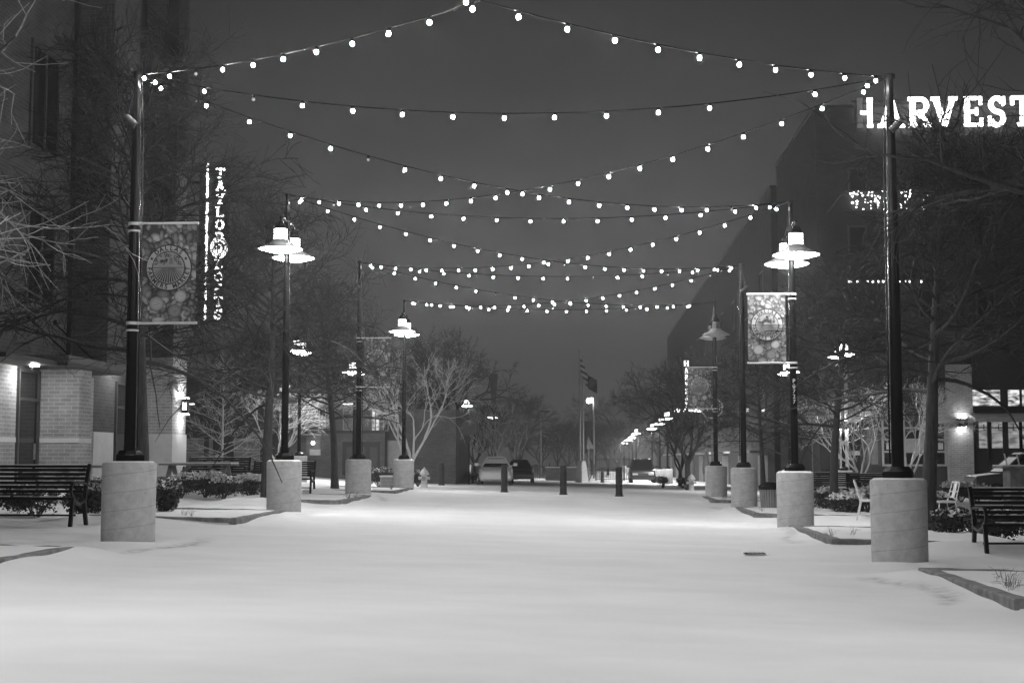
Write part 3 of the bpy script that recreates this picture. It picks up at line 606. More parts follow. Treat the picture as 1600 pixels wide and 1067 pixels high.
# dotted bulb letters and the row of bulbs on the facade
dots = [(1329, 303), (1334, 302), (1341, 299), (1346, 302), (1339, 304), (1332, 307), (1348, 306), (1358, 301), (1363, 301), (1356, 305), (1362, 306), (1367, 306), (1372, 307), (1375, 309), (1368, 311), (1332, 317), (1339, 315), (1339, 319), (1338, 324), (1352, 312), (1352, 316), (1356, 317), (1361, 315), (1367, 315), (1371, 314), (1372, 317), (1361, 321), (1372, 321), (1349, 327), (1361, 326), (1371, 326), (1379, 299), (1386, 300), (1386, 310), (1387, 315), (1386, 325), (1409, 301), (1415, 300), (1422, 298), (1422, 303), (1415, 306), (1421, 307), (1418, 312), (1415, 316), (1408, 320), (1408, 325), (1417, 325), (1419, 323), (1438, 306), (1450, 305), (1449, 310), (1443, 314), (1437, 317), (1451, 314), (1433, 325), (1442, 324), (1444, 326)]
ds = thing('bulb_letter_sign', 'dim sign of dotted bulb letters on the dark facade behind twigs', 'sign', on_y(1385, 314, YH - .25)); rg = random.Random(2)
dots_on(ds, [on_y(x, y, YH - .25) - ds.location for x, y in dots], [rg.uniform(.025, .055) for q in dots], M_dot); a, c = on_y(1322, 329, YH - .1) - ds.location, on_y(1455, 296, YH - .1) - ds.location; MB().box(a.x, .14, a.z, c.x, .245, a.z + .06).box(a.x, .14, c.z - .06, c.x, .245, c.z).build('rail', M_clad, ds)
dr = thing('bulb_row', 'straight row of small bulbs on the dark facade behind the tree', 'string light', on_y(1385, 440, YH - .3)); rx = []
for x in (1326, 1330, 1339, 1347, 1356, 1364, 1373, 1380, 1389, 1405, 1414, 1422, 1439): rx.append(on_y(x, 440, YH - .3) - dr.location)
dots_on(dr, rx, [.05] * len(rx), M_dot); a, c = on_y(1322, 438, YH) - dr.location, on_y(1444, 437, YH) - dr.location; MB().box(a.x, -.02, a.z, c.x, .29, a.z + .05).build('ledge', M_clad, dr)
# rooftop letters
rl = thing('rooftop_sign', 'huge glowing slab-serif letters along the roof edge at right', 'sign', on_y(1338, 200, YH - .5)); RL = rl.location
LP = [('H', 1338, 1366), ('A', 1371, 1415), ('R', 1417, 1458), ('V', 1455, 1498), ('E', 1502, 1540), ('S', 1541, 1576), ('T', 1577, 1622)]
z0 = 0; hz = on_y(1480, 151, YH - .5).z - RL.z
for c, p0, p1 in LP:
    x0 = on_y(p0, 175, YH - .5).x - RL.x; x1 = on_y(p1, 175, YH - .5).x - RL.x; b = MB(); x0 += .03 * (x1 - x0); x1 -= .05 * (x1 - x0); slab(b, c, x0, 0, x1 - x0, hz, 0, .12)
    if c == 'H':
        b2 = MB(); slab(b2, 'H', x0, 0, x1 - x0, hz, -.02, .1); n = len(b.v)
        left = MB(); keep = lambda f: all(b.v[i][0] < x0 + .42 * (x1 - x0) for i in f)
        lf = [f for f in b.f if keep(f)]; rf = [f for f in b.f if not keep(f)]
        o = MB(); o.v = b.v; o.f = lf; o.build('dead_letter_stem', M_sign_dim, rl); o = MB(); o.v = b.v; o.f = rf; o.build('letter', M_sign, rl)
    else: b.build('letter', M_sign, rl)
b = MB(); x1 = on_y(1640, 175, YH).x - RL.x
for z in (.15, hz - .2): b.box(-.2, .14, z, x1, .2, z + .08)
for k in range(14): x = k * x1 / 13; b.box(x - .04, .2, -.3, x + .04, .28, hz - .1); b.bar((x, .26, hz * .6), (x, .49, .0), .05, .05)
b.build('support_rack', M_clad, rl)
# second building farther down on the right
Y2 = ye + 2.6; Y2e = on_x(1043, 600, XR).y; Z2 = on_x(1200, 300, XR).z
R2O = Vector((XR, Y2, -1.2)); rb2 = thing('row_building', 'long dark flat-roofed building receding down the right side', 'building', R2O)
bx('wall', M_brick_d, R2O, (XR, Y2, -3, 50, Y2e, Z2), parent=rb2); bx('parapet', M_clad, R2O, (XR - .08, Y2 - .05, Z2, 50, Y2e + .05, Z2 + .15), parent=rb2)
bx('link_block', M_brick_d, R2O, (XR + .8, ye + .06, -3, 40, Y2 - .06, Z2 - 1), parent=rb2)
k = 0
for y in np.arange(Y2 + 4, Y2e - 4, 8.5):
    for z in (3.6, 7.2, 10.8):
        f = bx('window', M_frame, R2O, (XR - .04, y - .1, z - .1, XR - .003, y + 2.1, z), (XR - .04, y - .1, z + 2, XR - .003, y + 2.1, z + 2.1), (XR - .05, y - .1, z, XR - .003, y, z + 2), (XR - .05, y + 2, z, XR - .003, y + 2.1, z + 2), parent=rb2)
        bx('pane', M_glassdark, R2O, (XR - .012, y, z, XR - .004, y + 2, z + 2), parent=f)
for y in np.arange(Y2 + 3, Y2e - 8, 12): bx('awning', M_frame_l, R2O, (XR - 1.1, y, 1.55, XR - .003, y + 5, 1.7), parent=rb2); bx('shopfront', M_win_dim, R2O, (XR - .03, y, -1.8, XR - .003, y + 5, 1.4), parent=rb2)
# blade sign and marquee on it
p = on_y(1073, 638, 112); q = on_y(1073, 562, 112); v = thing('letter_blade', 'thin vertical stack of glowing letters far down the right side', 'sign', (p.x, 112, p.z)); H_ = q.z - p.z
MB().box(-.26, .05, 0, .26, .3, H_ + .1).box(.26, .1, H_ * .3, XR - p.x, .22, H_ * .3 + .15).box(.26, .1, H_ * .85, XR - p.x, .22, H_ * .85 + .15).build('cabinet', M_clad, v)
for i, c in enumerate('HARVEST'): slab(MB(), c, -.22 if i == 0 else -.12, H_ - (i + 1) * H_ / 7 + .05, .44 if i == 0 else .24, H_ / 7 - .12, 0, .04).build('letter', M_neon, v)
rg = random.Random(8); dots_on(v, [(-.9 + k * .125, -.1, -.12 + rg.uniform(-.14, .06)) for k in range(22)], [.06] * 22, M_dot)
# ------------------------------------------------------------------ far left buildings across the side street
YF = 71.0
a = on_y(230, 720, YF); c = on_y(450, 592, YF); FO = Vector((a.x, YF, -.1))
lo = thing('low_shop_building', 'low flat dark building with wide glazed doors behind the young tree', 'building', FO)
bx('wall', M_brick_d, FO, (-40, YF, -1, c.x, YF + 9, c.z), parent=lo); bx('parapet', M_clad, FO, (-40, YF - .05, c.z, c.x + .05, YF + 9, c.z + .12), parent=lo)
def fr(O, Yp, name, m, px0, py0, px1, py1, parent, d0=.02, d1=0.):
    a = on_y(px0, py1, Yp); c = on_y(px1, py0, Yp); return bx(name, m, O, (a.x, Yp - d0, a.z, c.x, Yp - d1 - .002, c.z), parent=parent)
for (x0, x1) in ((262, 318), (327, 332), (366, 406)):
    f = fr(FO, YF, 'glazed_door', M_win_dim, x0, 686, x1, 736, lo, .03)
    for y in (685, 701, 706, 724): fr(FO, YF, 'rail', M_frame_l, x0, y, x1, y + 1.2, f, .06, .032)
    for x in (x0, (x0 + x1) / 2, x1): fr(FO, YF, 'mullion', M_frame_l, x - .6, 684, x + .6, 737, f, .065, .032)
fr(FO, YF, 'posted_paper', M_pale, 336, 711, 341, 720, lo, .04); fr(FO, YF, 'strip_light', M_neon, 295, 630.5, 304, 632, lo, .05); fr(FO, YF, 'strip_light', M_frame_l, 335, 620, 345, 622, lo, .05)
a = on_y(452, 720, YF); c = on_y(602, 566, YF); c2 = on_y(640, 598, YF); GO = Vector((a.x, YF, -.1))
lf = thing('loft_house', 'two-storey dark loft house with one lit upstairs window', 'house', GO)
bx('wall', M_brick_f, GO, (a.x, YF, -1, c.x, YF + 10, c.z), parent=lf); bx('side_wing', M_brick_f, GO, (c.x, YF + 1, -1, on_y(712, 720, YF + 1).x, YF + 9, on_y(650, 640, YF + 1).z), parent=lf)
bx('roof_edge', M_clad, GO, (a.x - .1, YF - .1, c.z, c.x + .1, YF + 10, c.z + .15), parent=lf)
def fwin(x0, y0, x1, y1, m):
    f = fr(GO, YF, 'window', M_frame_l, x0 - 1.2, y0 - 1.2, x1 + 1.2, y1 + 1.2, lf, .03); fr(GO, YF, 'pane', m, x0, y0, x1, y1, f, .045, .03); fr(GO, YF, 'bar', M_frame, (x0 + x1) / 2 - .8, y0, (x0 + x1) / 2 + .8, y1, f, .06, .046)
fwin(537, 638, 551, 671, M_win_dim); fwin(582, 640, 592, 672, M_win_bright); fwin(500, 640, 508, 668, M_glassdark); fwin(600, 645, 606, 672, M_glassdark)
fr(GO, YF, 'lintel_light', M_neon, 533, 630.5, 553, 632, lf, .05); fr(GO, YF, 'belt_course', M_clad, 455, 672, 602, 677, lf, .06)
gdr = fr(GO, YF, 'garage_door', M_clad, 535, 690, 594, 742, lf, .04)
for (x0, x1) in ((541, 552), (560, 571), (578, 590)): fr(GO, YF, 'panel', M_frame, x0, 698, x1, 738, gdr, .07, .042)
fr(GO, YF + 1, 'pale_wall_panel', M_frame_l, 604, 688, 631, 736, lf, .04); fr(GO, YF, 'awning', M_frame_l, 478, 678, 501, 680, lf, 1.0)
fr(GO, YF, 'shop_window', M_win_dim, 478, 682, 501, 712, lf, .03); fr(GO, YF, 'lit_sill', M_pale, 484, 702, 501, 711, lf, .06, .032)
MB().lathe(uvsphere(0, .1, nv=6), 10, tuple(on_y(489, 692, YF - .3) - GO)).build('porch_lamp', M_lampglass, lf)
# ------------------------------------------------------------------ trees
def perp(d, rng):
    v = Vector((rng.uniform(-1, 1), rng.uniform(-1, 1), rng.uniform(-1, 1))); v -= d * v.dot(d); return v.normalized()
def path(rng, p, d, L, n, wig, trop):
    pts = [p]; d = d.normalized(); s = L / n; dirs = [d]; bend = perp(d, rng) * wig * (.45 if wig > .1 else .0)
    for k in range(n):
        d = (d + bend + perp(d, rng) * wig * .75 * rng.random() + Vector((0, 0, trop))).normalized(); p = p + d * s; pts.append(p); dirs.append(d)
    return pts, dirs
def taper(r0, r1, n): return [r0 + (r1 - r0) * k / n for k in range(n + 1)]
def pick(pts, dirs, u):
    x = u * (len(pts) - 1); i = min(int(x), len(pts) - 2); return pts[i].lerp(pts[i + 1], x - i), dirs[i + 1]
def spread_tree(seed, H=8.0, RAD=3.6, zlow=.33, nl=36, sub=9, twig=5, tr=.14, droop=.0, fine=True, low=-.035, tw=1., tt=-.035, zmin=2.7, lr=.36):
    rng = random.Random(seed); tk = MB(); cr = MB()
    pts, dirs = path(rng, Vector((0, 0, -.2)), Vector((0, 0, 1)), H, 16, .07, .02)
    rad = [tr * (1.35 if k == 0 else 1.05 if k == 1 else 1) * (1 - k / 16.6) ** .85 + .008 for k in range(17)]; tk.tube(pts, rad, 10)
    for i in range(nl):
        u = zlow + (1 - zlow) * (i + rng.random() * .7) / nl; p, _ = pick(pts, dirs, u); f = (u - zlow) / (1 - zlow)
        az = i * 2.4 + rng.uniform(-.5, .5); el = R(6 + 50 * f ** 1.1 + rng.uniform(-12, 14)); L = RAD * (1.05 - .68 * f) * rng.uniform(.62, 1.12)
        d = Vector((math.cos(az) * math.cos(el), math.sin(az) * math.cos(el), math.sin(el)))
        r0 = max(.014, tr * lr * (1 - .6 * f) * rng.uniform(.55, 1.1)); lp, ld = path(rng, p, d, L, 11, .22, (low if f < .35 else .03) - droop * .05)
        (tk if r0 > .03 else cr).tube(lp, taper(r0, .007, 11), 6, False)
        ns = int(sub * (L / RAD) + 3)
        for j in range(ns):
            v = .15 + .83 * (j + rng.random() * .6) / ns; q, qd = pick(lp, ld, v); side = 1 if j % 2 else -1
            lat = qd.cross(Vector((0, 0, 1))).normalized() * side; sd = (qd * rng.uniform(.6, 1.1) + lat * rng.uniform(.4, .9) + Vector((0, 0, rng.uniform(-.4, .5) - droop))).normalized()
            sl = L * rng.uniform(.25, .55) * (1.15 - .6 * v); sp_, sdv = path(rng, q, sd, sl, 7, .26, -.02 - droop * .1)
            if sp_[-1].z < zmin: continue
            cr.tube(sp_, taper(max(.0115 * tw, r0 * .42 * (1 - .6 * v)), .0065 * tw, 7), 4, False)
            for k in range(twig):
                a, ad = pick(sp_, sdv, .15 + .85 * (k + rng.random()) / twig); td = (ad + perp(ad, rng) * rng.uniform(.5, 1.0) + Vector((0, 0, rng.uniform(-.3, .15) - droop))).normalized()
                tp, td_ = path(rng, a, td, rng.uniform(.3, 1.0) * (.55 + .45 * L / RAD), 5, .3, tt)
                if tp[-1].z < zmin: continue
                cr.tube(tp, taper(.008 * tw, .0048 * tw, 5), 3, False)
                if fine and rng.random() < .8:
                    e, ed = pick(tp, td_, rng.uniform(.15, .7)); fd = (ed + perp(ed, rng) * rng.uniform(.4, .8)).normalized(); cr.tube(path(rng, e, fd, rng.uniform(.25, .65), 4, .3, tt)[0], taper(.0065 * tw, .004 * tw, 4), 3, False)
    return tk, cr
def fork_tree(seed, H, spread, trunk, r0, levels=7, n0=4, base_el=62, thick=.0035, twigs=2, stems=False):
    rng = random.Random(seed); tk = MB(); cr = MB()
    def go(p, d, L, r, lv):
        n = 4 if lv > 2 else 5; tr_ = .045 if lv < 3 else .0
        pts, dirs = path(rng, p, d, L, n, .22, tr_); (tk if lv < 2 else cr).tube(pts, taper(r, max(thick, r * .68), n), 7 if lv < 2 else 4 if lv < 4 else 3, False)
        if lv >= 2:
            for _ in range(twigs):
                q, qd = pick(pts, dirs, rng.uniform(.2, 1)); cr.tube(path(rng, q, (qd + perp(qd, rng) * rng.uniform(.5, 1.1)), L * rng.uniform(.35, .8), 3, .35, .01)[0], taper(max(thick, r * .3), thick * .6, 3), 3, False)
        if lv >= levels: return
        m = 2 if rng.random() < .72 else 3; f = rng.random() * 6.28
        for k in range(m):
            a = perp(dirs[-1], rng); go(pts[-1], dirs[-1] + a * spread * rng.uniform(.5, 1.25), L * rng.uniform(.68, .92), max(thick, r * rng.uniform(.6, .74)), lv + 1)
    base, bd = path(rng, Vector((0, 0, -.2)), Vector((0, 0, 1)), trunk + .2, 5, .06, 0); tk.tube(base, [r0 * 1.3] + taper(r0 * 1.02, r0 * .9, 4), 9, False)
    L0 = (H - trunk) * .3
    for k in range(n0):
        az = k * 6.283 / n0 + rng.uniform(-.5, .5); el = R(base_el + rng.uniform(-12, 12)); go(base[-1 if k % 2 else -2], Vector((math.cos(az) * math.cos(el), math.sin(az) * math.cos(el), math.sin(el))), L0, r0 * .6, 1)
    return tk, cr
def young_tree(seed, H, RAD):
    rng = random.Random(seed); tk = MB(); cr = MB(); pts, dirs = path(rng, Vector((0, 0, -.2)), Vector((0, 0, 1)), H, 12, .03, .02); tk.tube(pts, taper(.06, .006, 12), 7)
    n = 44
    for i in range(n):
        u = .2 + .78 * (i + rng.random() * .5) / n; p, _ = pick(pts, dirs, u); f = (u - .2) / .8; az = i * 2.4; el = R(12 + 42 * f + rng.uniform(-8, 8)); L = RAD * (1.02 - .8 * f) * rng.uniform(.8, 1.1)
        d = Vector((math.cos(az) * math.cos(el), math.sin(az) * math.cos(el), math.sin(el))); lp, ld = path(rng, p, d, L, 6, .12, .03); cr.tube(lp, taper(.017 * (1 - .5 * f), .004, 6), 4, False)
        for j in range(8):
            q, qd = pick(lp, ld, .2 + .8 * (j + rng.random()) / 8); sp_, sd_ = path(rng, q, qd + perp(qd, rng) * .75, L * rng.uniform(.2, .4), 3, .2, .02); cr.tube(sp_, taper(.007, .003, 3), 3, False)
            for _ in range(3): e, ed = pick(sp_, sd_, rng.uniform(.2, 1)); cr.tube(path(rng, e, ed + perp(ed, rng) * .8, rng.uniform(.1, .25), 2, .2, .02)[0], taper(.005, .003, 2), 3, False)
    return tk, cr
def tree(lb, name, tc, loc, rz=0, sc_=1, m1=M_bark, m2=M_twig, group=None):
    t = thing(name, lb, 'tree', loc, rz, group); tc[0].build('trunk', m1, t, True); tc[1].build('crown', m2, t, True); t.scale = (sc_,) * 3; return t
A = spread_tree(11, 7.7, 4.2, .38, 42, 11, 5, .15, tw=1.05); tA = tree('big bare tree behind the nearest left pole, drooping dark twigs', 'bare_tree', A, gp(222, 24.2), .4, 1, group='bare street trees in the beds')
B = spread_tree(23, 6.7, 3.4, .4, 36, 10, 5, .14, tw=1.0); tB = tree('big dark bare tree behind the nearest right pole, in front of the letters', 'bare_tree', B, gp(1448, 25), 2.2, 1, group='bare street trees in the beds')
CT = spread_tree(31, 7.4, 3.7, .5, 30, 9, 4, .15, low=.004, tw=.85, tt=-.01, zmin=3.0, lr=.6); tC = tree('bare tree reaching in from the left photo edge with lamp-lit twigs', 'bare_tree', CT, gp(-345, 14.6), 4.1, 1, M_bark, M_twig_lit, group='bare street trees in the beds')  # paler twigs carry the lamp light in their colour
tD = dup(tC, gp(1910, 13.8), 2.2, 'bare tree reaching in from the upper right photo corner', 1.02)
for k in kids(tD):
    k.data = k.data.copy(); k.data.materials.clear(); k.data.materials.append(M_bark if k.name.startswith('trunk') else M_twig_unlit)  # same crown recoloured darker, the missing lamp light painted in
dup(tA, gp(417, 34.5), 1.9, 'bare tree with snowy trunk crotch behind the left lamp post', .88)
dup(tB, gp(524, 45), .7, 'dark bare tree left of the third left pedestal, flared trunk base', .92)
dup(tB, gp(1301, 34.5), 3.6, 'pale-trunked bare tree right of the numbered lamp post', .84)
dup(tA, gp(1192, 44.5), 5.0, 'dark bare tree behind the bright right banner', .62)
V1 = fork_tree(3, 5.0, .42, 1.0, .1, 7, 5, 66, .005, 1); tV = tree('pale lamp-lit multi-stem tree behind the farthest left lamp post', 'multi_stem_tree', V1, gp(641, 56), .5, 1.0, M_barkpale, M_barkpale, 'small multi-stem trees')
dup(tV, gp(772, 96), 2.0, 'pale forking tree just behind the white snowy car', .98)
dup(tV, gp(1344, 56), 1.1, 'slim grey multi-stem tree left of the garage door on the right', .78); dup(tV, gp(1420, 57), 3.3, 'grey multi-stem tree before the garage door on the right', .88)
dup(tV, gp(434, 60), 4.1, 'small pale forking tree under the left street-name sign', .72)
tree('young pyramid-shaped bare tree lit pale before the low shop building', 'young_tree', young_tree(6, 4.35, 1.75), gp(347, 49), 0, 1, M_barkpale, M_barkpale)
FT = fork_tree(9, 8.3, .48, 2.0, .2, 7, 5, 60, .009, 3); tF = tree('tall dark tree rising behind the pale multi-stem tree', 'dark_tree', FT, gp(700, 84), 0, 1.03, M_barkfar, M_barkfar, 'dark bare trees down the street')
for (px, D, s, rz, l) in ((640, 92, .85, 1, 'dark tree behind the loft house, left of the street'), (742, 100, .62, 2, 'dark tree left of the white snowy car'), (806, 112, .8, 3.1, 'dark tree right behind the dark parked car'), (1030, 185, 1.45, 4.2, 'tall dark tree left of the long building on the right'),
        (1062, 86, .55, .3, 'dark tree beside the far edge of the long right building'), (992, 215, 1.5, 1.6, 'dark tree behind the far row of lamps'), (1075, 68, .72, 5, 'dark tree behind the right fire hydrant'), (545, 96, 1.15, 2.4, 'dark tree crown above the loft house roof'), (400, 100, 1.2, 3.4, 'dark tree crown above the low shop roof')):
    dup(tF, gp(px, D), rz, l, s)
FW = ['far hazy tree at the left end of the woodland behind the flagpoles', 'far hazy tree left of the tall unlit floodlight pole', 'far hazy tree right of the unlit floodlight pole', 'far hazy tree between the floodlight pole and the flagpoles', 'far hazy tree directly behind the flagpoles', 'far hazy tree under the single bright street light', 'far hazy tree right of the bright street light', 'far hazy tree at the right end of the woodland', 'far hazy tree low behind the iron fence']
for (px, D, s, rz), l in zip(((768, 165, .95, 0), (812, 180, .95, 1), (845, 170, .68, 2), (872, 190, .84, 3), (902, 185, .86, 4), (925, 195, .86, 5), (950, 190, .8, .5), (965, 175, .8, 1.5), (888, 160, .62, 2.5)), FW): dup(tF, gp(px, D), rz, l, s, 'far hazy trees at the end of the street')
# ------------------------------------------------------------------ hedges and shrubs
def bush(lb, x, y, sx, sy, h, n, snow=.2, seed=0, grp='snow-dusted evergreen shrubs'):
    rng = random.Random(seed); t = thing('shrub', lb, 'shrub', (x, y, g(x, y)), 0, grp); lf = MB(); sn = MB()
    lob = [(rng.uniform(-.6, .6) * sx, rng.uniform(-.6, .6) * sy, rng.uniform(.45, .75) * h, rng.uniform(.45, .7)) for _ in range(7)] + [(0, 0, h * .5, .85)]
    for k in range(n):
        L = rng.choice(lob); a = rng.random() * 6.283; c = rng.uniform(-1, 1); r_ = rng.uniform(.62, 1.04); s_ = math.sqrt(1 - c * c)
        p = Vector((L[0] + L[3] * sx * s_ * math.cos(a) * r_, L[1] + L[3] * sy * s_ * math.sin(a) * r_, L[2] + L[3] * h * .55 * c * r_))
        p.z = max(.02, min(p.z, h * rng.uniform(.9, 1.05)))
        top = p.z > h * .72 and rng.random() < snow * 2.2 * (p.z / h)
        d = Vector((rng.gauss(0, 1), rng.gauss(0, 1), rng.gauss(0, 1) if not top else rng.gauss(0, .3))).normalized(); e = perp(d, rng); sz = rng.uniform(.022, .045) * (1.3 if top else 1)
        (sn if top else lf).add([p - d * sz, p + e * sz * .5, p + d * sz, p - e * sz * .5], [(0, 1, 2, 3)])
        if top: sn.add([p - d * sz + Vector((0, 0, .012)), p - e * sz * .6, p + d * sz + Vector((0, 0, .02)), p + e * sz * .6], [(0, 1, 2, 3)])
    for k in range(14): a = rng.random() * 6.28; lf.tube([(0, 0, -.05), (sx * .3 * math.cos(a), sy * .3 * math.sin(a), h * .35), (sx * .6 * math.cos(a), sy * .6 * math.sin(a), h * .75)], [.012, .009, .004], 4, False)
    lf.build('foliage', M_leaf, t)
    if sn.f: sn.build('snow', M_snow_top, t)
BD = [('dark shrub between the left bench and the nearest left pedestal', 143, 24.5, .42, .42, .72, 3200, .15), ('dark shrub under the left bench slats', 60, 25, .6, .4, .6, 2600, .2), ('dark shrub just right of the nearest left pedestal', 258, 26, .3, .4, .7, 2400, .12),
      ('snow-dusted shrub at the left end of the low hedge by the long bench', 285, 36, .45, .5, .62, 2600, .25), ('snow-dusted shrub, second from the left in the low hedge', 322, 37, .5, .5, .66, 2600, .4), ('snow-dusted shrub in the middle of the low hedge', 350, 36, .5, .45, .6, 2600, .3), ('snow-dusted shrub at the right end of the low hedge by the lamp post', 393, 37, .48, .5, .64, 2600, .4),
      ('round dark shrub right of the nearest right pedestal', 1483, 24.2, .36, .36, .56, 3000, .12), ('dark shrub behind the right bench', 1560, 23.5, .5, .4, .6, 2600, .1), ('small dark shrub at the left end of the right bench', 1532, 24.8, .25, .3, .5, 1500, .15),
      ('snow-capped shrub left of the white chair', 1318, 33, .42, .4, .58, 2800, .35), ('snow-capped shrub at the foot of the pale-trunked tree', 1288, 37, .42, .4, .66, 2200, .3), ('snowy shrub beyond the right white chair', 1460, 36, .5, .5, .6, 2000, .45), ('shrub behind the white chair close to the pedestal', 1352, 35.5, .5, .4, .7, 2200, .4),
      ('snowy hedge shrub before the brick pier on the right', 1500, 50, .7, .5, .72, 2200, .5), ('snowy hedge shrub in front of the parked van', 1525, 50.5, .7, .5, .72, 2200, .5), ('dark round shrub beside the louvred box', 592, 53, .55, .5, .8, 1800, .12), ('dark shrub behind the left fire hydrant', 653, 60, .45, .4, .7, 1200, .1)]
for k, (l, px, D, sx, sy, h, n, s_) in enumerate(BD): p = gp(px, D); bush(l, p.x, p.y, sx, sy, h, n, s_, k + 30)
for k, (l, px, D) in enumerate((('clipped round shrub left of the white car', 738, 78), ('clipped oblong shrub beside the dark bollard on the left', 706, 78), ('clipped round shrub near the far right pedestal', 1035, 74), ('clipped shrub left of the right fire hydrant', 1066, 76))):
    p = gp(px, D); bush(l, p.x, p.y, .4 if k != 1 else .6, .4, .62, 1500, .03, k + 70, 'clipped shrubs at the street corners')
p = gp(920, 118); bush('large dark shrub beside the flagpole plinth', p.x, p.y, 1.0, .8, 1.5, 1400, 0, 90)
rng = random.Random(77); b = MB()
for (px, D, n) in ((1570, 13.6, 26), (1582, 13.4, 14), (1295, 22.4, 16), (1330, 23, 12), (290, 25, 12), (300, 24.6, 10), (545, 36, 26), (555, 36.5, 20), (612, 46, 22), (1130, 42.5, 20), (1190, 33, 12), (30, 24, 8), (1560, 14.4, 10)):
    for k in range(n):
        p = gp(px + rng.gauss(0, 60 / D), D + rng.gauss(0, .2)); p.z += KH - .03; a = rng.random() * 6.28; h = rng.uniform(.06, .2); o = rng.uniform(.03, .16)
        b.tube([p, p + Vector((o * .4 * math.cos(a), o * .4 * math.sin(a), h * .7)), p + Vector((o * math.cos(a), o * math.sin(a), h * rng.uniform(.6, 1)))], [.0022, .0018, .001], 3, False)
tag(b.build('dry_grass', M_dry), 'dry grass blades poking through the bed snow', 'grass', kind='stuff')
# ------------------------------------------------------------------ benches
def bench(lb, x, y, L, rz):
    t = thing('park_bench', lb, 'bench', (x, y, g(x, y)), rz, 'black slatted park benches')
    b = MB()
    for k in range(6): z = .5 + k * .068; yy = .22 + k * .025; b.bar((-L / 2 + .02, yy, z), (L / 2 - .02, yy, z), .045, .03, (0, -.35, 1)) if False else b.box(-L / 2 + .03, yy, z, L / 2 - .03, yy + .03, z + .048)
    b.build('backrest', M_slat, t); b = MB()
    b.box(-L / 2 + .02, .385, .9, L / 2 - .02, .43, .94); b.build('top_rail', M_slat, t); b = MB()
    for k in range(6): yy = -.24 + k * .075; b.box(-L / 2 + .03, yy, .42 - .006 * k, L / 2 - .03, yy + .06, .445 - .006 * k)
    b.build('seat', M_slat, t)
    MB().box(-L / 2 + .05, -.02, .14, L / 2 - .05, .02, .17).build('stretcher', M_iron, t)
    sn = MB(); rg = random.Random(int(x * 10)); 
    for k in range(14): u = rg.uniform(-L / 2 + .1, L / 2 - .3); yy = -.24 + rg.randrange(6) * .075; sn.box(u, yy + .005, .446, u + rg.uniform(.1, .3), yy + .055, .456)
    for k in range(22): u = rg.uniform(-L / 2 + .1, L / 2 - .4); j = rg.randrange(6); z = .5 + j * .068 + .049; yy = .22 + j * .025; sn.box(u, yy + .002, z, u + rg.uniform(.1, .4), yy + .026, z + .008)
    sn.box(-L / 2 + .03, .388, .941, L / 2 - .03, .427, .952); sn.build('snow', M_snow_top, t)
    for s in (-1, 1):
        X_ = s * (L / 2)
        f = MB().ribbon([(-.3, .62), (-.27, .66), (-.1, .67), (.2, .66), (.33, .62)], .03, X_ - .025, X_ + .025).ribbon([(-.3, .62), (-.33, .55), (-.3, .47), (-.22, .44)], .03, X_ - .024, X_ + .024)
        f.v = [(b_, a_, c_) for (a_, b_, c_) in f.v]; f.f = [q[::-1] for q in f.f]; f.build('armrest', M_iron, t)
        for pts in ([(-.24, .43), (-.27, .3), (-.3, .12), (-.33, -.05)], [(.43, .95), (.36, .8), (.26, .5), (.24, .35), (.28, .15), (.34, -.05)]):
            f = MB().ribbon(pts, .05, X_ - .028, X_ + .028); f.v = [(b_, a_, c_) for (a_, b_, c_) in f.v]; f.f = [q[::-1] for q in f.f]; f.build('leg', M_iron, t)
        f = MB().ribbon([(-.25, .41), (.0, .33), (.25, .38)], .045, X_ - .026, X_ + .026); f.v = [(b_, a_, c_) for (a_, b_, c_) in f.v]; f.f = [q[::-1] for q in f.f]; f.build('seat_bracket', M_iron, t)
p = gp(128, 22.6); bench('black slatted bench at the left edge before the picnic table', p.x - .95, p.y, 1.85, -.03)
p = gp(1524, 20.7); bench('black slatted bench at the right photo edge behind the kerbed bed', p.x + .95, p.y, 1.85, .03)
p = gp(290, 43); bench('black bench behind the low hedge, left of the pair', p.x + .95, p.y, 1.85, 0); p = gp(490, 43); bench('black bench peeking out right of the left lamp post pedestal', p.x - .95, p.y, 1.85, 0)
p = gp(1372, 45); bench('black bench behind the nearest right pedestal, far back', p.x, p.y, 1.85, 0); p = gp(1300, 45.5); bench('black bench behind the pale tree trunk at right', p.x, p.y, 1.85, 0)
# picnic tables
def picnic(lb, x, y, rz):
    z = g(x, y); t = thing('picnic_table', lb, 'table', (x, y, z), rz, 'wooden picnic tables by the brick building'); b = MB()
    for k in range(5): b.box(-1.0, -.4 + k * .163, .77, 1.0, -.4 + k * .163 + .148, .82)
    b.build('tabletop', M_wood, t); MB().box(-.99, -.4, .821, .99, .4, .85).build('snow', M_snow_top, t)
    for s in (-1, 1):
        MB().box(-1, s * .72 - .14, .43, 1, s * .72 + .14, .47).build('bench_board', M_wood, t)
        for q in (-1, 1): MB().bar((s * .75, q * .1, .77), (s * .75, q * .72, 0), .05, .12, (1, 0, 0)).build('leg', M_wood, t)
        MB().bar((s * .72, -.8, .41), (s * .72, .8, .41), .05, .09).bar((s * .7, 0, .42), (s * .25, 0, .75), .05, .08).build('brace', M_wood, t)
p = at(82, 715, 30.5); picnic('wooden picnic table behind the left bench', p.x + .98, p.y, -.05); p = at(255, 715, 39); picnic('wooden picnic table left of the long bench by the brick corner', p.x + 1.0, p.y, -.03)
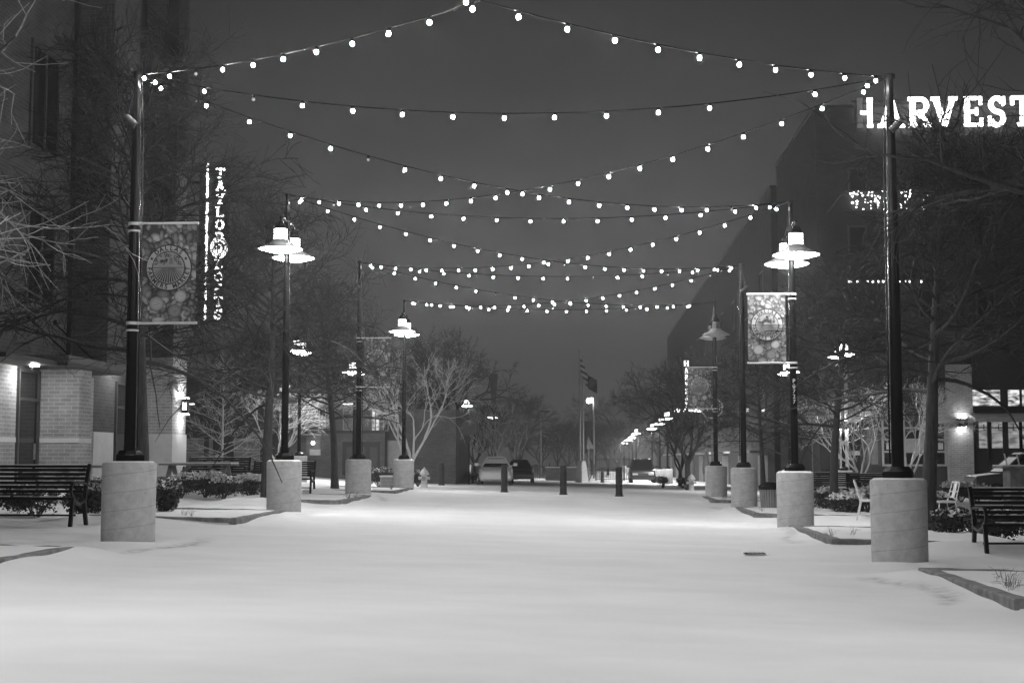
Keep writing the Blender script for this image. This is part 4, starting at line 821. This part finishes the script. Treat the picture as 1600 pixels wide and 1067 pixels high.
# chairs and table on the right
def chair(lb, x, y, rz):
    t = thing('metal_chair', lb, 'chair', (x, y, g(x, y)), rz, 'white metal garden chairs')
    MB().box(-.2, -.2, .44, .2, .2, .46).build('seat', M_white, t); MB().box(-.19, -.19, .461, .19, .19, .485).build('snow', M_snow_top, t)
    for s in (-1, 1):
        MB().tube([(s * .18, -.19, .44), (s * .2, -.24, 0)], .013, 6).build('leg', M_white, t); MB().tube([(s * .18, .19, .44), (s * .2, .28, 0)], .013, 6).build('leg', M_white, t)
    b = MB()
    for s in (-1, 1): b.tube([(s * .18, .19, .44), (s * .17, .25, .65), (s * .15, .32, .88)], .014, 6)
    b.bar((-.15, .32, .88), (.15, .32, .88), .02, .04); b.bar((-.17, .26, .68), (.17, .26, .68), .015, .03); b.build('back_frame', M_white, t)
    MB().add([(-.06, .222, .55), (.06, .222, .55), (.06, .312, .86), (-.06, .312, .86), (-.06, .238, .55), (.06, .238, .55), (.06, .328, .86), (-.06, .328, .86)], [(0, 1, 2, 3), (7, 6, 5, 4), (0, 3, 7, 4), (1, 5, 6, 2), (0, 4, 5, 1), (3, 2, 6, 7)]).build('back_slat', M_white, t)
p = gp(1358, 30.6); chair('white metal chair left of the nearest right pedestal', p.x, p.y, R(75)); p = gp(1472, 31); chair('white metal chair right of the nearest right pedestal', p.x, p.y, R(-75))
p = gp(1415, 31); t = thing('garden_table', 'small white garden table hidden behind the nearest right pedestal', 'table', p); MB().lathe([(.5, .73), (.5, .75)], 28).build('tabletop', M_white, t, True); MB().lathe([(.48, .751), (.47, .79), (.3, .8)], 24).build('snow', M_snow_top, t, True); MB().tube([(0, 0, .73), (0, 0, .05)], .03, 10).lathe([(.25, 0), (.24, .03), (.05, .06)], 20).build('pedestal_leg', M_white, t, True)
p = at(1590, 757, 40); p.z = g(p.x, p.y); zt = at(1575, 728, 40).z - p.z
t = thing('outdoor_bar', 'pale plank bar counter with snowy top at the right photo edge', 'counter', p); MB().box(-.55, -.5, zt - .06, 1.2, .5, zt).build('countertop', M_wood, t); MB().box(-.54, -.49, zt + .001, 1.19, .49, zt + .035).build('snow', M_snow_top, t); b = MB()
for k in range(8): b.box(-.3 + k * .17, -.35, -.1, -.3 + k * .17 + .16, .35, zt - .06)
b.build('plank_base', M_wood, t)
for k, l in ((0, 'left'), (1, 'right')):
    q = thing('post_stub', 'thin pale upright stub on the bar counter, the %s one' % l, 'post', p + Vector((-.28 + .34 * k, 0, zt + .036)), 0, 'thin uprights on the bar counter'); MB().tube([(0, 0, 0), (-.03, 0, .16), (-.06, 0, .31)], .022, 8).build('shaft', M_pale, q, True); MB().lathe([(.05, -.004), (.05, .01)], 10).build('foot', M_pale, q)
# trash bin
p = gp(1203, 36.5); t = thing('trash_bin', 'slatted metal trash bin with black lid right of the third right pedestal', 'trash bin', p); b = MB(); zt = at(1203, 757, 36.5).z - p.z
for k in range(26): a = k * 2 * math.pi / 26; b.bar((.24 * math.cos(a), .24 * math.sin(a), .05), (.28 * math.cos(a), .28 * math.sin(a), zt - .1), .05, .01, (math.cos(a), math.sin(a), 0))
b.build('slats', M_grey, t); MB().lathe([(.22, .03), (.25, zt - .12)], 20).build('liner', M_iron, t, True); MB().lathe([(.3, zt - .12), (.31, zt - .08), (.3, zt - .03), (.2, zt + .04), (.1, zt + .07)], 24).build('lid', M_black, t, True)
# hydrants
def hydrant(lb, px, D, s_):
    t = thing('fire_hydrant', lb, 'fire hydrant', gp(px, D), 0, 'fire hydrants'); t.scale = (s_,) * 3
    MB().lathe([(.17, -.05), (.17, .04), (.13, .05), (.13, .5), (.19, .52), (.19, .55)], 18).build('barrel', M_pale, t, True); MB().lathe([(.2, .551), (.19, .58), (.16, .66), (.08, .75), (.04, .77), (.035, .83), (.01, .84)], 18).build('bonnet', M_pale, t, True)
    for a in (0, math.pi): MB().tube([(0, 0, .38), (.2 * math.cos(a), 0, .38)], .06, 10).tube([(.2 * math.cos(a), 0, .38), (.24 * math.cos(a), 0, .38)], .075, 10).build('side_outlet', M_pale, t, True)
    MB().tube([(0, 0, .36), (0, -.2, .36)], .085, 12).tube([(0, -.2, .36), (0, -.24, .36)], .1, 12).build('front_outlet', M_grey, t, True)
hydrant('pale fire hydrant left of the street beside the farthest left pedestal', 663, 59, .97); hydrant('pale fire hydrant at right in front of the clipped shrubs', 1080, 67, .95)
# bollards
def bollard(lb, px, D, h=.95, r=.115, grp='dark bollards closing the street'):
    t = thing('bollard', lb, 'bollard', gp(px, D), 0, grp); MB().lathe([(r * 1.22, -.05), (r * 1.22, .04), (r, .05), (r, h - .2)], 20).build('post', M_bol, t, True); b = MB()
    for k in range(3): b.lathe([(r * .82, h - .2 + k * .06), (r * .82, h - .18 + k * .06), (r, h - .178 + k * .06), (r, h - .142 + k * .06)], 20)
    b.lathe([(r, h - .02), (r * .97, h), (r * .6, h + .02), (.005, h + .03)], 20); b.build('louvred_head', M_bol, t, True)
M_bol = mat('bollard paint', .012, .02, .5)
bollard('dark bollard in front of the white snowy car, left of the three', 788, 49.6); bollard('dark bollard standing in the middle of the street', 880, 47.6); bollard('dark bollard right of the street centre, right of the three', 967, 47.0)
bollard('dark bollard at the left kerb beside the oblong clipped shrub', 690, 66, 1.0, .13)
for px, l in ((905, 'small far bollard left of the flagpole plinth'), (913, 'small far bollard right of the flagpole plinth'), (941, 'small far bollard by the iron fence')): bollard(l, px, 100, .75, .13, 'far bollards at the end of the street')
# louvred utility box
p = gp(606, 51.5); t = thing('utility_box', 'pale louvred utility box left of the farthest left pedestal', 'utility box', p); MB().box(-.24, -.2, -.05, .3, .25, .44).build('cabinet', M_pale, t); MB().box(-.27, -.23, .44, .33, .28, .49).build('lid', M_white, t); b = MB()
for k in range(8): b.box(-.2, -.215, .04 + k * .05, .27, -.2005, .07 + k * .05)
b.build('louvre', M_grey, t)
# signs
def stop(lb, px, py, D, front):
    p = gp(px, D); zc = at(px, py, D).z - p.z; t = thing('stop_sign', lb, 'sign', p); r_ = .4
    MB().box(-.03, .01, -.2, .03, .06, zc + .3).build('post', M_grey if front else M_black, t)
    def octa(r, y0, y1): return MB().prism([(r * math.cos(R(22.5 + 45 * k)), zc + r * math.sin(R(22.5 + 45 * k))) for k in range(8)], y0, y1)
    if front:
        octa(r_, -.004, .004).build('rim', M_white, t); octa(r_ * .9, -.008, -.0045).build('plate', M_signred, t); text('lettering', 'STOP', .34, .001, M_pale, t, (0, -.0105, zc), bold=.004)
        q = MB().box(-.26, -.004, zc - .62, .26, .004, zc - .44).build('lower_plate', M_pale, t); MB().box(-.245, -.007, zc - .607, .245, -.0045, zc - .453).build('field', M_signred, q); text('lettering', 'ALL WAY', .13, .001, M_pale, q, (0, -.0095, zc - .53), bold=.001)
    else: octa(r_ * 1.1, -.004, .004).build('plate', M_clad, t)
M_signred = mat('dark red sign face', .05, .06, .4); M_greensign = mat('street name sign face', .2, .24, .35)
stop('stop sign with all-way plate seen behind the unlit right lamp post', 1113, 637, 49.5, True); stop('dark stop sign seen from behind, left of the white car', 733, 668, 72, False)
def name_sign(lb, px, py, D, bright):
    p = gp(px, D); zc = at(px, py, D).z - p.z; t = thing('street_name_sign', lb, 'sign', p, 0, 'street name signs'); MB().tube([(0, .05, -.2), (0, .05, zc + .3)], .028, 8).build('post', M_grey, t)
    MB().box(-.5, -.004, zc - .13, .5, .004, zc + .13).build('rim', M_pale, t); MB().box(-.485, -.008, zc - .115, .485, -.0045, zc + .115).build('plate', M_greensign, t)
    text('lettering', 'Taylor', .24, .001, M_white, t, (-.15, -.0105, zc)); text('lettering', 'ST', .1, .001, M_white, t, (.36, -.0105, zc + .04)); 
name_sign('bright street-name sign at left behind the lamp post', 444, 626, 56, True); name_sign('dim street-name sign at right below the bright banner', 1270, 645, 54, False)
# ------------------------------------------------------------------ vehicles
def car(lb, name, loc, rz, paint, prof, cab, W, wheels, snow, cat='car', wr=.31, gw=(.9, .68)):
    """prof: (y, half-width factor, z bottom, z top) from front to back; cab: (y bottom front, y top front, y top rear, y bottom rear, z belt, z roof)"""
    t = thing(name, lb, cat, loc, rz); hw = W / 2; b = MB(); n = 8; vs = []
    for (y, f, z0, z1) in prof:
        h = hw * f; m_ = z0 + (z1 - z0) * .55
        vs += [(-h * .9, y, z0), (-h, y, z0 + .12), (-h, y, m_), (-h * .93, y, z1), (h * .93, y, z1), (h, y, m_), (h, y, z0 + .12), (h * .9, y, z0)]
    k = len(prof); fs = [(i * n + j, i * n + (j + 1) % n, (i + 1) * n + (j + 1) % n, (i + 1) * n + j) for i in range(k - 1) for j in range(n)] + [tuple(range(n))[::-1], tuple(range((k - 1) * n, k * n))]
    b.add(vs, fs); b.build('body', paint, t, True)
    a0, a1, a2, a3, zb, zr = cab; hb, ht = hw * gw[0], hw * gw[1]
    MB().add([(-hb, a0, zb), (hb, a0, zb), (ht, a1, zr), (-ht, a1, zr), (-hb, a3, zb), (hb, a3, zb), (ht, a2, zr), (-ht, a2, zr)], [(0, 1, 2, 3), (5, 4, 7, 6), (0, 3, 7, 4), (1, 5, 6, 2), (3, 2, 6, 7)]).build('cabin_glass', M_glassdark, t)
    MB().add([(-ht - .02, a1 - .04, zr), (ht + .02, a1 - .04, zr), (ht + .02, a2 + .04, zr), (-ht - .02, a2 + .04, zr), (-ht + .06, a1 + .1, zr + .06), (ht - .06, a1 + .1, zr + .06), (ht - .06, a2 - .1, zr + .06), (-ht + .06, a2 - .1, zr + .06)], [(3, 2, 1, 0), (4, 5, 6, 7), (0, 1, 5, 4), (1, 2, 6, 5), (2, 3, 7, 6), (3, 0, 4, 7)]).build('roof', paint, t, True)
    b = MB(); mid = (a1 + a2) / 2
    for s in (-1, 1):
        for y0, y1 in [(a0, a1), (a3, a2), (mid, mid)] + ([(mid + .95, mid + .95)] if a3 - a0 > 3 else []):
            MB().tube([(s * hb, y0, zb), (s * (ht + .01), y1, zr + .01)], .05, 6).build('pillar', paint, t, True)
    for s in (-1, 1):
        for yw in wheels:
            wl = MB().tube([(s * (hw - .2), yw, wr), (s * (hw - .18), yw, wr), (s * (hw + .005), yw, wr), (s * (hw + .01), yw, wr)], [wr * .9, wr, wr, wr * .9], 20).build('wheel', M_rubber, t, True)
            MB().tube([(s * (hw + .011), yw, wr), (s * (hw + .02), yw, wr)], [wr * .62, wr * .5], 14).build('rim', M_grey, wl, True)
        MB().tube([(s * hb, a0 + .35, zb + .05), (s * (hw + .12), a0 + .3, zb + .1)], .02, 5).box(s * (hw + .12) - .1, a0 + .26, zb + .04, s * (hw + .12) + .1, a0 + .34, zb + .19).build('mirror', paint, t)
        y0 = prof[0][0]; z1 = prof[0][3]; MB().box(s * hw * .62 - .2, y0 - .02, z1 - .2, s * hw * .62 + .2, y0 + .05, z1 - .06).build('headlight', M_headl, t)
    y0 = prof[0][0]; MB().box(-hw * .35, y0 - .015, prof[0][3] - .22, hw * .35, y0 + .04, prof[0][3] - .08).build('grille', M_clad, t); MB().box(-hw * .85, y0 - .05, prof[0][2] + .02, hw * .85, y0 + .03, prof[0][2] + .2).build('bumper', paint, t)
    if snow:
        b = MB(); e = .03; hd = [q for q in prof if q[0] <= a0 + .05]
        for i in range(len(hd) - 1):
            p0, p1 = hd[i], hd[i + 1]; b.add([(-hw * p0[1] * .88, p0[0] + .05, p0[3] + e), (hw * p0[1] * .88, p0[0] + .05, p0[3] + e), (hw * p1[1] * .88, p1[0] + .05, p1[3] + e), (-hw * p1[1] * .88, p1[0] + .05, p1[3] + e)], [(0, 1, 2, 3)])
        b.build('bonnet_snow', M_snow_top, t); b = MB()
        q = lambda u, o: ((a0 + (a1 - a0) * u) - o, zb + (zr - zb) * u + o * .6)
        u0, u1 = snow; y_, z_ = q(u0, .03); y2, z2 = q(u1, .02); h0, h1 = hb + (ht - hb) * u0, hb + (ht - hb) * u1
        b.add([(-h0 * .94, y_, z_), (h0 * .94, y_, z_), (h1 * .9, y2, z2), (-h1 * .9, y2, z2)], [(0, 1, 2, 3)])
        b.build('windscreen_snow', M_snow_top, t); b = MB()
        b.add([(-ht + .08, a1 + .06, zr + .09), (ht - .08, a1 + .06, zr + .09), (ht - .08, a2 - .06, zr + .09), (-ht + .08, a2 - .06, zr + .09), (-ht - .02, a1 - .03, zr + .02), (ht + .02, a1 - .03, zr + .02), (ht + .02, a2 + .03, zr + .02), (-ht - .02, a2 + .03, zr + .02)], [(0, 1, 2, 3), (4, 5, 1, 0), (5, 6, 2, 1), (6, 7, 3, 2), (7, 4, 0, 3)])
        b.build('roof_snow', M_snow_top, t)
    return t
SED = [(-2.25, .7, .3, .56), (-2.2, .8, .25, .64), (-2.05, .92, .22, .72), (-1.4, 1, .2, .84), (-.75, 1, .2, .93), (.6, 1, .2, .95), (1.5, 1, .2, .97), (2.05, .95, .22, .95), (2.25, .86, .3, .85)]
car('white snow-covered sedan parked behind the left bollard', 'parked_car', gp(775, 74), .06, M_paint_w, SED, (-.85, -.15, .95, 1.65, .92, 1.36), 1.76, (-1.35, 1.4), (.35, .9), gw=(.82, .52))
car('dark sedan parked behind the white snowy car', 'parked_car', gp(812, 90), .05, M_paint_d, SED, (-.85, -.15, .95, 1.65, .92, 1.36), 1.76, (-1.35, 1.4), None, gw=(.82, .52))
SUVP = [(-2.3, .86, .3, .8), (-2.2, .95, .26, .95), (-1.3, 1, .25, 1.06), (-.9, 1, .25, 1.1), (.8, 1, .25, 1.12), (2.2, 1, .25, 1.12), (2.4, .95, .3, 1.05)]
car('dark parked vehicle on the right side of the far street', 'parked_car', gp(1003, 108), 0, M_paint_d, SUVP, (-1.05, -.3, 1.7, 2.25, 1.1, 1.75), 1.9, (-1.45, 1.4), None)
p = at(1517, 720, 57)
sv = car('dark grey van with snow on windscreen parked at the right photo edge', 'parked_van', (p.x + 2.25, p.y + .3, g(p.x + 2, p.y) ), -math.pi / 2, M_paint_g, SUVP, (-1.2, -.35, 1.9, 2.3, 1.1, 1.82), 1.95, (-1.45, 1.5), (.05, .85), 'van', .36)
b = MB()
for s in (-1, 1): b.tube([(s * .62, -.1, 1.93), (s * .62, 1.7, 1.93)], .02, 6)
b.build('roof_rack', M_black, sv)
# ------------------------------------------------------------------ far end of the street
def flag_pole(lb, px, py, D, fl):
    p = gp(px, D); h = at(px, py, D).z - p.z; t = thing('flagpole', lb, 'flagpole', p, 0, 'flagpoles at the end of the street'); MB().tube([(0, 0, -.2), (0, 0, h)], [.09, .05], 10).lathe(uvsphere(h + .06, .08, nv=5), 8).build('pole', M_grey, t, True)
flag_pole('left flagpole with the limp striped flag', 906, 548, 100, 0); flag_pole('right flagpole with the dark blown flag', 911, 556, 101, 1)
m, nt, p_ = new_mat('striped flag'); tc = nt.nodes.new('ShaderNodeTexCoord'); sp = nt.nodes.new('ShaderNodeSeparateXYZ'); nt.links.new(tc.outputs['Object'], sp.inputs[0])
st = mth(nt, 'GREATER_THAN', mth(nt, 'FRACT', mth(nt, 'MULTIPLY', mth(nt, 'ADD', mth(nt, 'MULTIPLY', sp.outputs[0], .55), sp.outputs[2]), 2.6)), .5); nt.links.new(ramp(nt, st, .08, .4, .2, .8), p_.inputs['Base Color']); M_flag = m
def flag(lb, px, py, D, pts, Hh, m):
    p = at(px, py, D); b = MB(); n = len(pts); R_ = 10; vs = []; fs = []
    for j in range(R_ + 1):
        for i, (x, dz) in enumerate(pts): vs.append((x, .12 * math.sin(i * 1.4 + j * .5), dz - Hh * j / R_))
    for j in range(R_):
        for i in range(n - 1): a = j * n + i; fs.append((a, a + 1, a + n + 1, a + n))
    b.add(vs, fs); o = b.build('flag', m, None, True, p); md = o.modifiers.new('thickness', 'SOLIDIFY'); md.thickness = .01; tag(o, lb, 'flag')
flag('limp striped flag hanging on the left flagpole', 907, 556, 99.8, [(0, 0), (.1, -.25), (.22, -.6), (.3, -.8), (.42, -1.15), (.5, -1.3)], 1.1, M_flag)
flag('dark flag blown to the right on the right flagpole', 912, 574, 100.8, [(0, 0), (.18, -.35), (.36, -.6), (.55, -.68), (.75, -.82), (.95, -.9)], .95, M_clad)
p = gp(909, 99); t = thing('plinth', 'pale tapered stone plinth at the foot of the flagpoles', 'plinth', p); MB().lathe([(.5, -.2), (.42, .3), (.3, 1.35), (.22, 1.4)], 4).build('shaft', M_stoneb, t); MB().lathe([(.3, 1.401), (.3, 1.47)], 4).build('cap', M_stoneb, t)
p = gp(920, 104); zc = at(920, 692, 104).z - p.z; t = thing('warning_sign', 'small pale triangular sign right of the flagpoles', 'sign', p); MB().tube([(0, .03, -.1), (0, .03, zc - .2)], .03, 6).build('post', M_grey, t); MB().prism([(-.06, zc + .5), (-.15, zc - .42), (.42, zc - .42)], -.01, .01).build('plate', M_grey, t)
p = gp(771, 118); zb_ = at(771, 625, 118).z - p.z; zt = at(771, 584, 118).z - p.z; t = thing('floodlight_mast', 'tall dark tapered mast rising behind the trees left of centre', 'mast', p); MB().tube([(0, 0, 0), (0, 0, zb_)], [.14, .1], 10).build('pole', M_black, t); MB().lathe([(.15, zb_ - .6), (.2, zb_), (.36, zt - .4), (.34, zt)], 12).build('head', M_clad, t)
p = gp(928, 150); z = at(928, 626, 150).z - p.z; t = thing('street_light', 'single bright street light on a tall thin pole right of the flagpoles', 'street light', p); MB().tube([(0, 0, 0), (0, 0, z + .3), (-.2, 0, z + .35), (-.55, 0, z + .2)], [.1, .07, .06, .06], 8).build('pole', M_grey, t); MB().lathe(uvsphere(z, .3, nv=6, sz=.8), 12, (-.45, 0, 0)).build('lamp', M_lamp_far, t)
p = gp(845, 150); z = at(845, 643, 150).z - p.z; t = thing('floodlight_pole', 'unlit thin floodlight pole left of the flagpoles', 'street light', p); MB().tube([(0, 0, 0), (0, 0, z)], [.1, .07], 8).build('pole', M_grey, t); MB().box(-.1, -.15, z - .1, .9, .15, z + .12).build('head', M_clad, t)
def fence(lb, px0, px1, D, h):
    a = gp(px0, D); c = gp(px1, D); d = c - a; L = d.length; t = thing('iron_fence', lb, 'fence', a, math.atan2(d.y, d.x), 'iron fences at the end of the street'); b = MB(); n = int(L / .15)
    for k in range(n): x = L * k / n; b.box(x - .012, -.012, 0, x + .012, .012, h)
    b.box(0, -.02, h - .2, L, .02, h - .15); b.box(0, -.02, .1, L, .02, .15); b.build('pickets', M_iron, t)
    for k in range(int(L / 2.4) + 1): x = k * 2.4; MB().box(x - .05, -.05, 0, x + .05, .05, h + .1).build('post', M_iron, t)
fence('iron fence right of the flagpoles', 931, 990, 122, 1.25 + .7); fence('iron fence left of the flagpoles', 815, 898, 122, 1.25)
p = gp(872, 112); t = thing('low_wall', 'low pale wall left of the flagpole plinth', 'wall', p); MB().box(-1, -.2, -.2, 2.2, .2, 1.0).build('masonry', M_brick_f, t); MB().box(-1.05, -.25, 1.0, 2.25, .25, 1.08).build('coping', M_stoneb, t)
# lamp posts farther away
def far_lamp(lb, px, py, D, lit=True, both=True):
    p = gp(px, D); z = at(px, py, D).z - p.z; t = thing('lamp_post', lb, 'lamp post', p, 0, 'lamp posts farther down the street')
    MB().lathe([(.35, -.2), (.35, 1.02), (.33, 1.05)], 20).build('pedestal', M_conc, t, True); MB().lathe([(.2, 1.051), (.2, 1.14), (.12, 1.2)], 8).build('base_collar', M_black, t); MB().tube([(0, 0, 1.05), (0, 0, z + .55)], [.075, .06], 10).build('pole', M_black, t, True)
    for s in ((-1, 1) if both else (-1,)): lamp_head(t, z, s * .65, lit, M_lamp2 if D > 90 else M_lamp3)
for (l, px, py, D) in (('lit lamp post behind the left double lamp post, across the side street', 467, 550, 59), ('small lit lamp post left of the third left pole', 553, 583, 64), ('lit lamp post far back left of the stop sign back', 729, 634, 112), ('lit lamp post far back above the white car', 770, 652, 128), ('lit lamp post behind the twigs of the right tree', 1318, 556, 58), ('lit lamp post glimpsed left of the numbered pole', 1234, 583, 63.5),
        ('nearest of the far right row of lit lamp posts', 1043, 654, 100), ('second nearest of the far right row of lit lamp posts', 1031, 662, 116), ('third nearest of the far right row of lit lamp posts', 1019, 670, 134), ('fourth nearest of the far right row of lit lamp posts', 994, 677, 152), ('fifth nearest of the far right row of lit lamp posts', 988, 683, 175), ('sixth nearest of the far right row of lit lamp posts', 983, 687, 200), ('farthest of the far right row of lit lamp posts', 976, 692, 230)): far_lamp(l, px, py, D)
# closed umbrellas
for px, l in ((1080, 'closed pale patio umbrella directly above the right fire hydrant'), (1103, 'closed pale patio umbrella left of the unlit lamp post')):
    p = gp(px, 74); t = thing('patio_umbrella', l, 'umbrella', p, 0, 'closed patio umbrellas'); MB().tube([(0, 0, 0), (0, 0, 2.0)], .03, 8).build('pole', M_grey, t); MB().lathe([(.16, .75), (.2, 1.0), (.15, 1.5), (.07, 1.85), (.03, 2.0)], 10).build('canopy', M_pale, t, True)
# ------------------------------------------------------------------ snow haze in the air
hz = MB().box(-128, -6, -8, 128, 322, 28).build('haze', M_snow); tag(hz, None, kind='stuff')
m = bpy.data.materials.new('night haze'); m.use_nodes = True; nt = m.node_tree; nt.nodes.remove(nt.nodes['Principled BSDF'])
pv = nt.nodes.new('ShaderNodeVolumePrincipled'); pv.inputs['Color'].default_value = gr(.9); pv.inputs['Density'].default_value = HAZE; pv.inputs['Anisotropy'].default_value = .8
nt.links.new(pv.outputs[0], nt.nodes['Material Output'].inputs['Volume']); hz.data.materials.clear(); hz.data.materials.append(m)
